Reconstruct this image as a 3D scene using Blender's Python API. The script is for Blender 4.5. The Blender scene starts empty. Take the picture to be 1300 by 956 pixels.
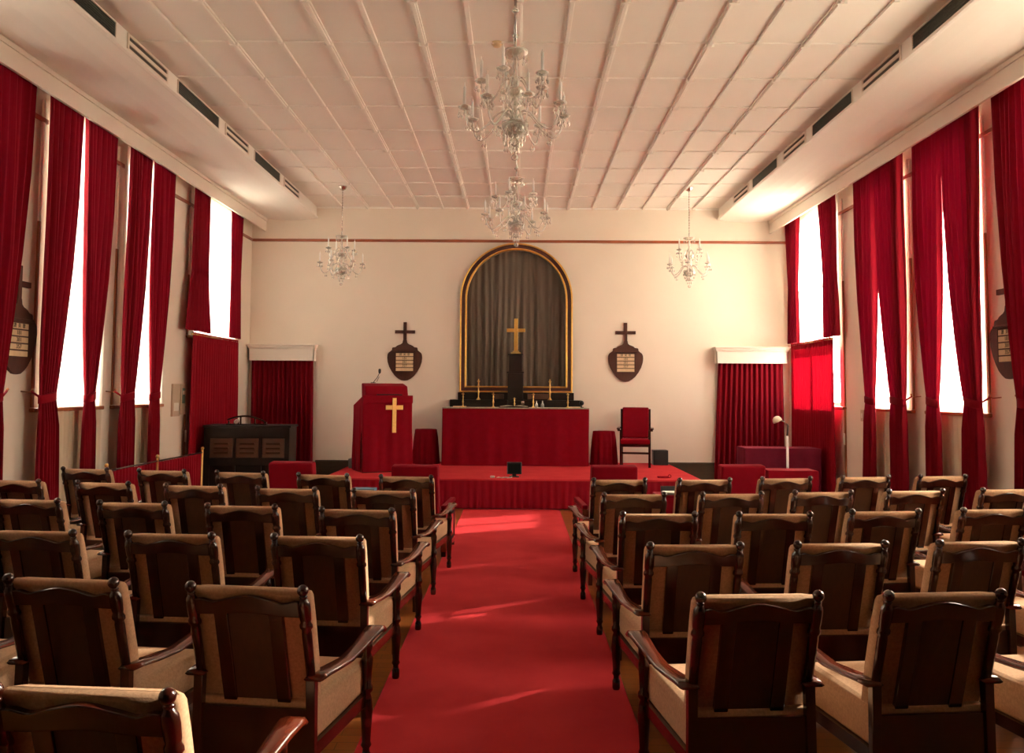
import bpy, math, random
from mathutils import Vector, Matrix, noise
random.seed(7)
PI = math.pi
SC = bpy.context.scene
COL = SC.collection

# ------------------------------------------------------------ materials
def new_mat(name):
    m = bpy.data.materials.new(name); m.use_nodes = True
    nt = m.node_tree; nt.nodes.clear()
    out = nt.nodes.new('ShaderNodeOutputMaterial')
    return m, nt, out

def coords(nt, scale=(1, 1, 1), kind='Object'):
    tc = nt.nodes.new('ShaderNodeTexCoord'); mp = nt.nodes.new('ShaderNodeMapping')
    mp.inputs['Scale'].default_value = scale
    nt.links.new(tc.outputs[kind], mp.inputs['Vector'])
    return mp.outputs['Vector']

def pmat(name, a, b=None, scale=8.0, stretch=(1, 1, 1), rough=.5, metal=0, bump=0.0, bump_scale=None,
         coat=0, sheen=0, spec=.5, detail=4, kind='Object'):
    m, nt, out = new_mat(name)
    p = nt.nodes.new('ShaderNodeBsdfPrincipled')
    p.inputs['Roughness'].default_value = rough
    p.inputs['Metallic'].default_value = metal
    p.inputs['Specular IOR Level'].default_value = spec
    p.inputs['Coat Weight'].default_value = coat
    p.inputs['Coat Roughness'].default_value = .12
    p.inputs['Sheen Weight'].default_value = sheen
    p.inputs['Sheen Roughness'].default_value = .4
    if sheen:
        p.inputs['Sheen Tint'].default_value = (*[min(1, c * 2.0 + .05) for c in a], 1)
    nt.links.new(p.outputs[0], out.inputs['Surface'])
    v = coords(nt, stretch, kind)
    n = nt.nodes.new('ShaderNodeTexNoise'); n.inputs['Scale'].default_value = scale
    n.inputs['Detail'].default_value = detail
    nt.links.new(v, n.inputs['Vector'])
    r = nt.nodes.new('ShaderNodeValToRGB')
    r.color_ramp.elements[0].position = .3; r.color_ramp.elements[1].position = .7
    r.color_ramp.elements[0].color = (*a, 1); r.color_ramp.elements[1].color = (*(b or a), 1)
    nt.links.new(n.outputs['Fac'], r.inputs['Fac'])
    nt.links.new(r.outputs['Color'], p.inputs['Base Color'])
    if bump:
        n2 = nt.nodes.new('ShaderNodeTexNoise'); n2.inputs['Scale'].default_value = bump_scale or scale * 3
        n2.inputs['Detail'].default_value = 3
        nt.links.new(v, n2.inputs['Vector'])
        bp = nt.nodes.new('ShaderNodeBump'); bp.inputs['Strength'].default_value = bump
        bp.inputs['Distance'].default_value = .005
        nt.links.new(n2.outputs['Fac'], bp.inputs['Height'])
        nt.links.new(bp.outputs['Normal'], p.inputs['Normal'])
    return m

def cloth_mat(name, a, b, trans, tcol, sheer=0.0, scale=30, sheen=.3):
    """woven cloth: diffuse on the face, some light passes through, sheers also let the view through"""
    m, nt, out = new_mat(name)
    v = coords(nt, (1, 1, .08))
    n = nt.nodes.new('ShaderNodeTexNoise'); n.inputs['Scale'].default_value = scale; n.inputs['Detail'].default_value = 3
    nt.links.new(v, n.inputs['Vector'])
    r = nt.nodes.new('ShaderNodeValToRGB')
    r.color_ramp.elements[0].position = .3; r.color_ramp.elements[1].position = .7
    r.color_ramp.elements[0].color = (*a, 1); r.color_ramp.elements[1].color = (*b, 1)
    nt.links.new(n.outputs['Fac'], r.inputs['Fac'])
    p = nt.nodes.new('ShaderNodeBsdfPrincipled')
    p.inputs['Roughness'].default_value = .85
    p.inputs['Specular IOR Level'].default_value = .15
    p.inputs['Sheen Weight'].default_value = sheen
    p.inputs['Sheen Tint'].default_value = (*[min(1, c * 1.6 + .02) for c in b], 1)
    nt.links.new(r.outputs['Color'], p.inputs['Base Color'])
    t = nt.nodes.new('ShaderNodeBsdfTranslucent'); t.inputs['Color'].default_value = (*tcol, 1)
    mx = nt.nodes.new('ShaderNodeMixShader'); mx.inputs['Fac'].default_value = trans
    nt.links.new(p.outputs[0], mx.inputs[1]); nt.links.new(t.outputs[0], mx.inputs[2])
    last = mx.outputs[0]
    if sheer:
        tr = nt.nodes.new('ShaderNodeBsdfTransparent'); tr.inputs['Color'].default_value = (1, .97, .9, 1)
        m2 = nt.nodes.new('ShaderNodeMixShader'); m2.inputs['Fac'].default_value = sheer
        nt.links.new(last, m2.inputs[1]); nt.links.new(tr.outputs[0], m2.inputs[2]); last = m2.outputs[0]
    nt.links.new(last, out.inputs['Surface'])
    return m

def glass_mat(name, tint=(1, 1, 1), through=.75, rough=.03, edge=(.55, .5, .42)):
    """thin clear glass: mostly see-through with a bright glossy coat"""
    m, nt, out = new_mat(name)
    tr = nt.nodes.new('ShaderNodeBsdfTransparent'); tr.inputs['Color'].default_value = (*tint, 1)
    p = nt.nodes.new('ShaderNodeBsdfPrincipled')
    p.inputs['Base Color'].default_value = (*edge, 1); p.inputs['Roughness'].default_value = rough
    p.inputs['Specular IOR Level'].default_value = 1.0
    p.inputs['Metallic'].default_value = .35
    lw = nt.nodes.new('ShaderNodeLayerWeight'); lw.inputs['Blend'].default_value = .45
    mr = nt.nodes.new('ShaderNodeMapRange')
    mr.inputs['From Min'].default_value = 0; mr.inputs['From Max'].default_value = 1
    mr.inputs['To Min'].default_value = through; mr.inputs['To Max'].default_value = .12
    nt.links.new(lw.outputs['Facing'], mr.inputs['Value'])
    mx = nt.nodes.new('ShaderNodeMixShader')
    nt.links.new(mr.outputs[0], mx.inputs['Fac'])
    nt.links.new(p.outputs[0], mx.inputs[1]); nt.links.new(tr.outputs[0], mx.inputs[2])
    nt.links.new(mx.outputs[0], out.inputs['Surface'])
    return m

def planks_mat():
    m, nt, out = new_mat('parquet')
    v = coords(nt, (1, 1, 1))
    br = nt.nodes.new('ShaderNodeTexBrick'); br.inputs['Scale'].default_value = 1
    br.inputs['Brick Width'].default_value = .6; br.inputs['Row Height'].default_value = .09
    br.inputs['Mortar Size'].default_value = .002
    br.inputs['Color1'].default_value = (.24, .075, .016, 1); br.inputs['Color2'].default_value = (.16, .05, .011, 1)
    br.inputs['Mortar'].default_value = (.03, .01, .004, 1)
    nt.links.new(v, br.inputs['Vector'])
    p = nt.nodes.new('ShaderNodeBsdfPrincipled'); p.inputs['Roughness'].default_value = .3
    nt.links.new(br.outputs['Color'], p.inputs['Base Color'])
    nt.links.new(p.outputs[0], out.inputs['Surface'])
    return m

M = {}
M['wall'] = pmat('plaster_wall', (.76, .67, .57), (.79, .70, .60), 1.5, rough=.75, bump=.05, bump_scale=40)
M['ceiling'] = pmat('painted_ceiling', (.87, .835, .77), (.89, .855, .79), 1.2, rough=.7)
M['trimwhite'] = pmat('cream_gloss_paint', (.80, .72, .63), (.82, .74, .65), 3, rough=.45)
M['rail'] = pmat('red_brown_wood', (.24, .060, .022), (.32, .085, .032), 6, (1, 1, 1), rough=.35)
M['casing'] = pmat('orange_brown_wood', (.24, .075, .02), (.33, .11, .03), 5, (4, 4, .6), rough=.35)
M['basewood'] = pmat('olive_brown_wood', (.055, .036, .020), (.075, .048, .027), 5, (1, 1, 6), rough=.45)
M['darkwood'] = pmat('varnished_mahogany', (.024, .0032, .0013), (.040, .0052, .0019), 7, (3, 3, .8), rough=.22, coat=.5)
M['armwood'] = pmat('varnished_armrest_wood', (.075, .0095, .0030), (.105, .016, .0045), 7, (3, .8, 3), rough=.2, coat=.6)
M['panel'] = pmat('brown_back_panel', (.046, .0145, .0036), (.062, .020, .005), 60, (1, 1, .15), rough=.45)
M['beige'] = pmat('beige_weave', (.39, .23, .135), (.52, .32, .19), 90, rough=.9, bump=.25, bump_scale=220, spec=.1)
M['carpet'] = pmat('red_carpet', (.40, .024, .030), (.47, .034, .040), 3.0, rough=.95, bump=.15, bump_scale=250, spec=.05)
M['velvet'] = pmat('red_velvet', (.165, .0006, .006), (.185, .0009, .008), 9, rough=.85, sheen=.10, spec=.1)
M['velvet2'] = pmat('maroon_cloth', (.12, .008, .022), (.15, .011, .028), 6, rough=.85, sheen=.2, spec=.1)
M['curtain'] = cloth_mat('red_curtain', (.160, .0009, .007), (.18, .001, .008), .012, (.9, .006, .07))
M['thin_curtain'] = cloth_mat('thin_red_curtain', (.19, .0010, .007), (.25, .0016, .010), .028, (.9, .006, .03))
M['skirt'] = cloth_mat('red_skirt_cloth', (.19, .001, .008), (.24, .002, .011), .03, (.3, .01, .02))
M['sheer'] = cloth_mat('cream_sheer', (.82, .74, .60), (.86, .78, .65), .50, (.86, .80, .68), sheer=.12, scale=20, sheen=0)
M['grey'] = cloth_mat('grey_brown_drape', (.115, .088, .066), (.15, .115, .088), .02, (.2, .15, .1), scale=14, sheen=.15)
M['gold'] = pmat('gilded', (.75, .42, .10), (.85, .50, .14), 20, rough=.28, metal=1)
M['goldleaf'] = pmat('gold_cloth_cross', (.80, .47, .12), (.88, .56, .18), 30, rough=.5, metal=.35, bump=.2)
M['brass'] = pmat('brass', (.62, .40, .13), (.70, .46, .16), 20, rough=.3, metal=1)
M['frame'] = pmat('frame_dark_red', (.055, .014, .010), (.08, .02, .013), 10, rough=.35)
M['altarwood'] = pmat('altar_dark_wood', (.010, .005, .003), (.017, .008, .005), 9, (1, 1, 1), rough=.5, spec=.2)
M['lace'] = pmat('grey_altar_cover', (.22, .20, .15), (.42, .38, .29), 55, rough=.8, bump=.4)
M['board'] = pmat('hymn_board_wood', (.050, .014, .007), (.070, .020, .010), 6, (4, 4, 1), rough=.5, spec=.3)
M['card'] = pmat('cream_card', (.62, .45, .27), (.70, .52, .32), 12, rough=.7)
M['ink'] = pmat('black_ink', (.02, .014, .01), None, rough=.7)
M['black'] = pmat('black_plastic', (.012, .012, .013), None, rough=.35)
M['screen'] = pmat('dark_screen', (.010, .014, .014), None, rough=.12)
M['vent'] = pmat('dark_vent', (.022, .022, .016), (.05, .05, .036), 60, rough=.6)
M['hole'] = pmat('vent_shadow_slot', (.06, .048, .036), None, rough=.7)
M['crystal'] = glass_mat('chandelier_crystal', through=.66, edge=(.90, .88, .80))
M['candle'] = pmat('white_candle_tube', (.90, .90, .87), None, rough=.4)
M['greybox'] = pmat('grey_metal', (.16, .15, .14), (.2, .19, .17), 10, rough=.4, metal=.3)
M['lampshade'] = pmat('pale_lamp_shade', (.68, .60, .47), None, rough=.4)
M['white'] = pmat('white_plastic', (.72, .66, .58), None, rough=.4)
M['beigeplastic'] = pmat('beige_plastic', (.50, .37, .27), (.56, .42, .31), 80, (1, 1, 1), rough=.5)
M['green'] = pmat('green_display', (.04, .11, .085), None, rough=.3)
M['paper'] = pmat('page_paper', (.66, .62, .55), None, rough=.7)
M['bluebook'] = pmat('blue_book_cover', (.05, .20, .33), None, rough=.4)
M['pipe'] = pmat('bright_steel', (.5, .48, .45), None, rough=.25, metal=1)
M['pianopanel'] = pmat('piano_panel_brown', (.060, .022, .010), (.08, .03, .013), 7, (1, 1, 4), rough=.4)
M['floorwood'] = planks_mat()
M['paving'] = pmat('outside_paving', (.74, .73, .70), (.80, .79, .76), 1.0, rough=.9)
# window glass
_m, _nt, _o = new_mat('window_glass')
_t = _nt.nodes.new('ShaderNodeBsdfTransparent'); _g = _nt.nodes.new('ShaderNodeBsdfGlossy'); _g.inputs['Roughness'].default_value = .02
_x = _nt.nodes.new('ShaderNodeMixShader'); _x.inputs['Fac'].default_value = .05
_nt.links.new(_t.outputs[0], _x.inputs[1]); _nt.links.new(_g.outputs[0], _x.inputs[2]); _nt.links.new(_x.outputs[0], _o.inputs['Surface'])
M['glass'] = _m

# ------------------------------------------------------------ mesh helpers
class MB:
    def __init__(s): s.v = []; s.f = []; s.sm = []
    def add(s, vs, fs, smooth=False):
        b = len(s.v); s.v += [tuple(v) for v in vs]
        s.f += [tuple(i + b for i in f) for f in fs]; s.sm += [smooth] * len(fs); return s
    def box(s, x0, x1, y0, y1, z0, z1):
        vs = [(x, y, z) for z in (z0, z1) for y in (y0, y1) for x in (x0, x1)]
        return s.add(vs, [(0, 2, 3, 1), (4, 5, 7, 6), (0, 1, 5, 4), (2, 6, 7, 3), (0, 4, 6, 2), (1, 3, 7, 5)])
    def hexa(s, lo, hi):   # two quads (4 pts each, same order, counter-clockwise seen from hi)
        return s.add(list(lo) + list(hi), [(3, 2, 1, 0), (4, 5, 6, 7), (0, 1, 5, 4), (1, 2, 6, 5), (2, 3, 7, 6), (3, 0, 4, 7)])
    def lathe(s, prof, c=(0, 0, 0), n=12, axis='z', smooth=True):
        vs = []; fs = []
        for r, h in prof:
            for k in range(n):
                a = 2 * PI * k / n; x, y = r * math.cos(a), r * math.sin(a)
                p = (x, y, h) if axis == 'z' else ((x, h, y) if axis == 'y' else (h, x, y))
                vs.append((p[0] + c[0], p[1] + c[1], p[2] + c[2]))
        for i in range(len(prof) - 1):
            for k in range(n):
                k2 = (k + 1) % n
                fs.append((i * n + k, i * n + k2, (i + 1) * n + k2, (i + 1) * n + k))
        fs.append(tuple(range(n - 1, -1, -1))); fs.append(tuple((len(prof) - 1) * n + k for k in range(n)))
        return s.add(vs, fs, smooth)
    def tube(s, pts, r, n=8, smooth=True):
        pts = [Vector(p) for p in pts]; rs = r if isinstance(r, (list, tuple)) else [r] * len(pts)
        vs = []; fs = []; up = None
        for i, p in enumerate(pts):
            t = (pts[min(i + 1, len(pts) - 1)] - pts[max(i - 1, 0)]).normalized()
            if up is None:
                up = Vector((0, 0, 1)) if abs(t.z) < .9 else Vector((0, 1, 0))
            u = t.cross(up).normalized(); w = u.cross(t).normalized(); up = w
            for k in range(n):
                a = 2 * PI * k / n
                vs.append(p + (u * math.cos(a) + w * math.sin(a)) * rs[i])
        for i in range(len(pts) - 1):
            for k in range(n):
                k2 = (k + 1) % n
                fs.append((i * n + k, i * n + k2, (i + 1) * n + k2, (i + 1) * n + k))
        fs.append(tuple(range(n - 1, -1, -1))); fs.append(tuple((len(pts) - 1) * n + k for k in range(n)))
        return s.add(vs, fs, smooth)
    def ribbon(s, secs, smooth=True):   # list of closed rings with equal point count
        n = len(secs[0]); vs = [p for r in secs for p in r]; fs = []
        for i in range(len(secs) - 1):
            for k in range(n):
                k2 = (k + 1) % n
                fs.append((i * n + k, i * n + k2, (i + 1) * n + k2, (i + 1) * n + k))
        fs.append(tuple(range(n - 1, -1, -1))); fs.append(tuple((len(secs) - 1) * n + k for k in range(n)))
        return s.add(vs, fs, smooth)
    def ball(s, c, r, n=10, m=6, sz=1):
        return s.lathe([(max(r * math.sin(PI * i / m), 1e-4), -r * sz * math.cos(PI * i / m)) for i in range(m + 1)], c, n)
    def prism(s, outline, y0, y1, tri=None):   # outline in xz, extruded along y
        n = len(outline)
        vs = [(x, y0, z) for x, z in outline] + [(x, y1, z) for x, z in outline]
        fs = [(i, (i + 1) % n, n + (i + 1) % n, n + i) for i in range(n)]
        fs += [tuple(range(n - 1, -1, -1)), tuple(range(n, 2 * n))]
        return s.add(vs, fs)
    def grid(s, rows, smooth=True):
        n = len(rows[0]); vs = [p for r in rows for p in r]
        fs = [(i * n + k, i * n + k + 1, (i + 1) * n + k + 1, (i + 1) * n + k) for i in range(len(rows) - 1) for k in range(n - 1)]
        return s.add(vs, fs, smooth)
    def mesh(s, name, mat):
        me = bpy.data.meshes.new(name); me.from_pydata(s.v, [], s.f); me.update()
        me.polygons.foreach_set('use_smooth', s.sm); me.materials.append(M[mat] if isinstance(mat, str) else mat)
        return me

def obj(name, mb, mat, parent=None, bevel=0, label=None, seg=2, solid=0):
    o = bpy.data.objects.new(name, mb.mesh(name, mat)); COL.objects.link(o)
    import bmesh
    bm = bmesh.new(); bm.from_mesh(o.data); bmesh.ops.recalc_face_normals(bm, faces=bm.faces); bm.to_mesh(o.data); bm.free()
    if parent: o.parent = parent
    if bevel:
        b = o.modifiers.new('b', 'BEVEL'); b.width = bevel; b.segments = seg; b.limit_method = 'ANGLE'; b.angle_limit = .6
        b.harden_normals = False
    if solid:
        b = o.modifiers.new('s', 'SOLIDIFY'); b.thickness = solid; b.offset = 0
    if label: o['label'] = label
    return o

def tag(o, label, cat, group=None):
    o['label'] = label; o['category'] = cat
    if group: o['group'] = group
    return o

def thing(name, label, cat, loc=(0, 0, 0), rz=0, group=None):
    o = bpy.data.objects.new(name, None); COL.objects.link(o); o.empty_display_size = .1
    o.location = loc; o.rotation_euler = (0, 0, rz)
    return tag(o, label, cat, group)

def struct(name, mb, mat, parent=None, **k):
    o = obj(name, mb, mat, parent, **k)
    if parent is None: o['kind'] = 'structure'
    return o

def dup(root, loc, rz, label=None, group=None):
    def cp(o, par):
        c = o.copy(); COL.objects.link(c); c.parent = par
        for ch in list(o.children): cp(ch, c)
        return c
    r = cp(root, None); r.location = loc; r.rotation_euler = (0, 0, rz)
    if label: r['label'] = label
    if group: r['group'] = group
    return r

# ------------------------------------------------------------ room dimensions (metres)
XL, XR, YB, YF, ZC = -5.08, 5.14, 16.03, -4.0, 5.29
T = .24            # wall thickness
SILL, HEAD = 1.58, 4.86
WIN_L = [(5.35, 6.5), (7.2, 8.2), (9.0, 10.25), (10.87, 12.0), (13.25, 15.05)]  # first window on each side is unseen, added for light near the camera
CAS_L = [5.25, 7.1, 8.83, 10.58, 12.94]
WIN_R = [(5.45, 6.6), (7.4, 8.45), (9.35, 10.55), (11.21, 12.35), (13.50, 15.5)]
CAS_R = [5.35, 7.3, 9.22, 10.98, 13.27]

def sill_of(sgn, a): return 2.62 if sgn < 0 and a > 12 else SILL
def side_wall(name, x0, x1, wins):
    b = MB(); y = YF
    for a, c in wins:
        b.box(x0, x1, y, a, 0, ZC); b.box(x0, x1, a, c, 0, sill_of(x0, a)); b.box(x0, x1, a, c, HEAD, ZC); y = c
    b.box(x0, x1, y, YB + T, 0, ZC)
    return struct(name, b, 'wall')
side_wall('wall_left', XL - T, XL, WIN_L)
side_wall('wall_right', XR, XR + T, WIN_R)
struct('wall_front', MB().box(XL - T, XR + T, YF - T, YF, 0, ZC), 'basewood')  # unseen wall behind the camera, dark to keep bounce off the chair backs

# back wall with the arched opening of the niche
NX, NR, NZ, NB = -.017, .96, 3.53, 1.83
bw = MB()
bw.box(XL - T, NX - NR, YB, YB + T, 0, ZC); bw.box(NX + NR, XR + T, YB, YB + T, 0, ZC)
bw.box(NX - NR, NX + NR, YB, YB + T, 0, NB)
K = 32
arc = [(NX + NR * math.cos(PI - PI * k / K), NZ + NR * math.sin(PI - PI * k / K)) for k in range(K + 1)]
for k in range(K):
    (xa, za), (xb, zb) = arc[k], arc[k + 1]
    bw.hexa([(xa, YB, za), (xb, YB, zb), (xb, YB + T, zb), (xa, YB + T, za)], [(xa, YB, ZC), (xb, YB, ZC), (xb, YB + T, ZC), (xa, YB + T, ZC)])
struct('wall_back', bw, 'wall')
struct('wall_niche', MB().box(NX - 1.1, NX + 1.1, YB + T + .12, YB + T + .2, NB - .2, NZ + 1.15)
       .box(NX - 1.1, NX - NR, YB + T, YB + T + .12, NB - .2, NZ + 1.15).box(NX + NR, NX + 1.1, YB + T, YB + T + .12, NB - .2, NZ + 1.15)
       .box(NX - NR, NX + NR, YB + T, YB + T + .12, NB - .2, NB), 'wall')
struct('floor', MB().box(XL - T, XR + T, YF - T, YB + T, -.1, -.006), 'floorwood')
struct('ceiling', MB().box(XL - T, XR + T, YF - T, YB + T, ZC, ZC + .12), 'ceiling')
struct('ground_outside', MB().box(-40, 40, -30, 40, -.35, -.12), 'paving')  # unseen ground, made pale to bounce more light up to the ceiling

# ceiling ribs
rb = MB()
for k in range(-7, 8):
    x = k * .479
    if k % 2 == 0:
        rb.box(x - .034, x + .034, YF, YB, ZC - .022, ZC); rb.box(x - .02, x + .02, YF, YB, ZC - .044, ZC - .022)
    else:
        rb.box(x - .021, x + .021, YF, YB, ZC - .03, ZC)
struct('trim_1', rb, 'ceiling', bevel=.004)
rc = MB(); y = 15.05
while y > YF:
    rc.box(-3.82, 3.82, y - .014, y + .014, ZC - .016, ZC)
    for k in range(-7, 8):
        x = k * .479; w = .044 if k % 2 == 0 else .03; h = .05 if k % 2 == 0 else .036
        rc.box(x - w, x + w, y - .016, y + .016, ZC - h, ZC)
    y -= .96
struct('trim_2', rc, 'ceiling')
struct('cornice_back', MB().box(-3.84, 3.84, YB - .02, YB, ZC - .03, ZC), 'ceiling')

# side soffits: profile in x-z swept along y, with a lip, a swelling underside and a curtain pelmet
def soffit(name, sgn, xw, xi, vents):
    prof = [(xi, ZC), (xi, 5.105), (xi + sgn * -.028, 5.10), (xi + sgn * -.028, 5.075), (xi, 5.068)]
    for t in [0, .15, .3, .5, .7, .85, 1]:
        prof.append((xi + sgn * (.02 + t * .90), 5.068 - .035 * math.sin(t * PI) ** .8 - .01 * t))
    xp = xi + sgn * .96
    prof += [(xp, 5.058)]
    b = MB(); n = len(prof)
    ys = [YF, YB]
    rows = [[(x, y, z) for y in ys] for x, z in prof]
    b.grid(rows, smooth=False)
    o = struct(name, b, 'ceiling')
    p = MB()   # pelmet board with a bead along its top
    a, c = sorted((xp, xp + sgn * .035)); p.box(a, c, YF, YB, 4.81, 5.07)
    a, c = sorted((xp - sgn * .018, xp)); p.box(a, c, YF, YB, 5.00, 5.05)
    a, c = sorted((xp, xw)); p.box(a, c, YF, YB, 5.06, 5.09)
    struct(name.replace('soffit', 'pelmet'), p, 'trimwhite')
    return o
XIL, XIR = -3.85, 3.84
s1 = soffit('ceiling_soffit_left', -1, XL, XIL, None)
s2 = soffit('ceiling_soffit_right', 1, XR, XIR, None)

# air grilles in the faces of the soffits
def grille(x, sgn, y0, y1, long_, label):
    t = thing('air_grille', label, 'air vent', (x, y0, 5.115), 0, 'air grilles in the soffit faces')
    d = -sgn
    L = y1 - y0
    def bx(b, xa, xb, *r):
        a, c = sorted((d * xa, d * xb)); b.box(a, c, *r)
    b = MB(); bx(b, .0015, .006, 0, L, 0, .148); obj('backing', b, 'vent' if long_ else 'hole', t)
    f = MB()
    if long_:
        for za, zb in ((-.008, 0), (.148, .156)): bx(f, .001, .016, -.01, L + .01, za, zb)
        for ya, yb in ((-.012, 0), (L, L + .012)): bx(f, .001, .016, ya, yb, -.008, .156)
        obj('frame', f, 'trimwhite', t)
        s = MB()
        for k in range(6):
            z = .02 + k * .023; bx(s, .005, .011, 0, L, z, z + .005)
        obj('louvres', s, 'vent', t)
    else:
        for za, zb in ((-.012, .012), (.055, .092), (.136, .160)): bx(f, .004, .018, -.012, L + .012, za, zb)
        for ya, yb in ((-.03, 0), (L, L + .03)): bx(f, .004, .018, ya, yb, -.012, .16)
        obj('frame', f, 'trimwhite', t)
ordn = ['first', 'second', 'third', 'fourth', 'fifth']
for side, x, sgn, off in (('piano', XIL, -1, 0), ('desk-lamp', XIR, 1, .22)):
    for k in range(4):
        a = 12.15 - 2.8 * k + off
        grille(x, sgn, a, a + 1.3, True, f'dark long air grille on the {side} side, {ordn[k]} one from the back wall')
        a = 13.73 - 2.8 * k + off
        if k < 3:
            grille(x, sgn, a, a + .9, False, f'twin-slot white air vent on the {side} side, {ordn[k]} one from the back wall')

# picture rail, baseboard
struct('trim_3', MB().box(XL, XR, YB - .028, YB, 4.615, 4.665), 'rail', bevel=.006)
def side_rail(name, x0, x1, wins):
    b = MB(); y = YF
    for a, c in wins:
        b.box(x0, x1, y, a - .06, 4.615, 4.665); y = c + .06
    b.box(x0, x1, y, YB - .03, 4.615, 4.665); struct(name, b, 'rail', bevel=.006)
side_rail('trim_4', XL, XL + .028, WIN_L); side_rail('trim_5', XR - .028, XR, WIN_R)
bb = MB().box(-3.78, -2.96, YB - .03, YB, 0, .47).box(2.84, 3.76, YB - .03, YB, 0, .47)
bb.box(-3.78, -2.96, YB - .045, YB - .03, .42, .455).box(2.84, 3.76, YB - .045, YB - .03, .42, .455)
struct('baseboard_back', bb, 'basewood')

# windows: reveals, frames, glass, sill, wooden casing
def window(n, sgn, xw, a, c, ca):
    # a..c along y. wall runs outward from xw by T
    SILL = sill_of(sgn, a)
    f = MB(); x0, x1 = sorted((xw + sgn * .13, xw + sgn * .18))
    w = .055
    f.box(x0, x1, a, a + w, SILL, HEAD).box(x0, x1, c - w, c, SILL, HEAD).box(x0, x1, a + w, c - w, SILL, SILL + w).box(x0, x1, a + w, c - w, HEAD - w, HEAD)
    m = (a + c) / 2
    f.box(x0, x1, m - .03, m + .03, SILL + w, HEAD - w)
    for z in ((2.62, 3.7) if SILL < 2 else (3.7,)): f.box(x0, x1, a + w, c - w, z - .025, z + .025)
    o = struct('window_%d' % n, f, 'trimwhite')
    g = MB(); xm = (x0 + x1) / 2; g.box(xm - .003, xm + .003, a + w, c - w, SILL + w, HEAD - w)
    obj('pane', g, 'glass', o)
    s = MB(); q0, q1 = sorted((xw - sgn * .06, xw)); s.box(q0, q1, ca - .02, c + .07, SILL - .05, SILL - .005)
    obj('sill', s, 'casing', o, bevel=.012)
    if c < 7:   # the added unseen window has no tied curtains: the sheer belongs to it
        obj('sheer', hang(xw - sgn * .042, [(4.98, a - .1, c + .08, 1), (.05, a - .1, c + .08, 1)], 10, .011, n, 8), 'sheer', o)
    k = MB(); q0, q1 = sorted((xw - sgn * .022, xw)); 
    k.box(q0, q1, ca, ca + .045, SILL, 3.55).box(q0, q1, c + .005, c + .05, SILL, 3.55)
    obj('casing', k, 'casing', o, bevel=.006)
    k = MB(); k.box(q0, q1, ca, ca + .045, 3.55, HEAD).box(q0, q1, c + .005, c + .05, 3.55, HEAD)
    obj('upper_casing', k, 'trimwhite', o, bevel=.006)
    return o
# door jambs under the two windows nearest the back wall
for nm, sgn, xw, y in (('door_1', -1, XL, 12.93), ('door_2', 1, XR, 13.27)):
    q0, q1 = sorted((xw - sgn * .022, xw))
    d = struct(nm, MB().box(q0, q1, y, y + .05, 0, SILL - .05).box(q0, q1, y + 2.1, y + 2.15, 0, SILL - .05), 'casing', bevel=.006)
    q0, q1 = sorted((xw - sgn * .012, xw - sgn * .001))
    obj('leaf', MB().box(q0, q1, y + .05, y + 2.1, 0.01, SILL - .055), 'trimwhite', d)
    q0, q1 = sorted((xw - sgn * .05, xw - sgn * .022))
    obj('hinge', MB().box(q0, q1, y + .005, y + .045, .98, 1.16), 'white', d, bevel=.004)

# ------------------------------------------------------------ curtains
def interp(levels, z):
    for (z1, *a), (z0, *b) in zip(levels, levels[1:]):
        if z <= z1 and z >= z0:
            t = (z1 - z) / (z1 - z0); return a, b, t
    return levels[-1][1:], levels[-1][1:], 0

def hang(x, levels, folds, amp, seed=0, rows=36, ease=1.0, axis='y', lean=0, stuck=None):
    """a pleated cloth hanging in the plane x (or y when axis='x'). levels: (z, a, b, amp factor)"""
    b = MB(); nu = folds * 8; out = []
    zt, zb = levels[0][0], levels[-1][0]
    rr = random.Random(seed); ph = rr.random() * 6; f2 = [rr.uniform(.75, 1.25) for _ in range(folds + 2)]
    zs = sorted(set([zt + (zb - zt) * i / rows for i in range(rows + 1)] + [l[0] for l in levels]), reverse=True)
    for z in zs:
        A, B, t = interp(levels, z); t = t ** ease if A is not B else 0
        a = A[0] + (B[0] - A[0]) * t; c = A[1] + (B[1] - A[1]) * t; am = (A[2] + (B[2] - A[2]) * t) * amp
        row = []
        for i in range(nu + 1):
            u = i / nu; k = min(int(u * folds), folds); 
            w = math.sin(2 * PI * u * folds + ph * .2 + .3 * math.sin(z * 1.3 + u * 5 + ph)) * f2[k]
            w += .25 * math.sin(4 * PI * u * folds + ph)
            w += .35 * math.sin(z * 1.1 + u * 9 + ph) * am / amp
            y = a + (c - a) * u
            p = (x + w * am, y, z) if axis == 'y' else (y, x + w * am, z)
            row.append(p)
        out.append(row)
    return b.grid(out)

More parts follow.
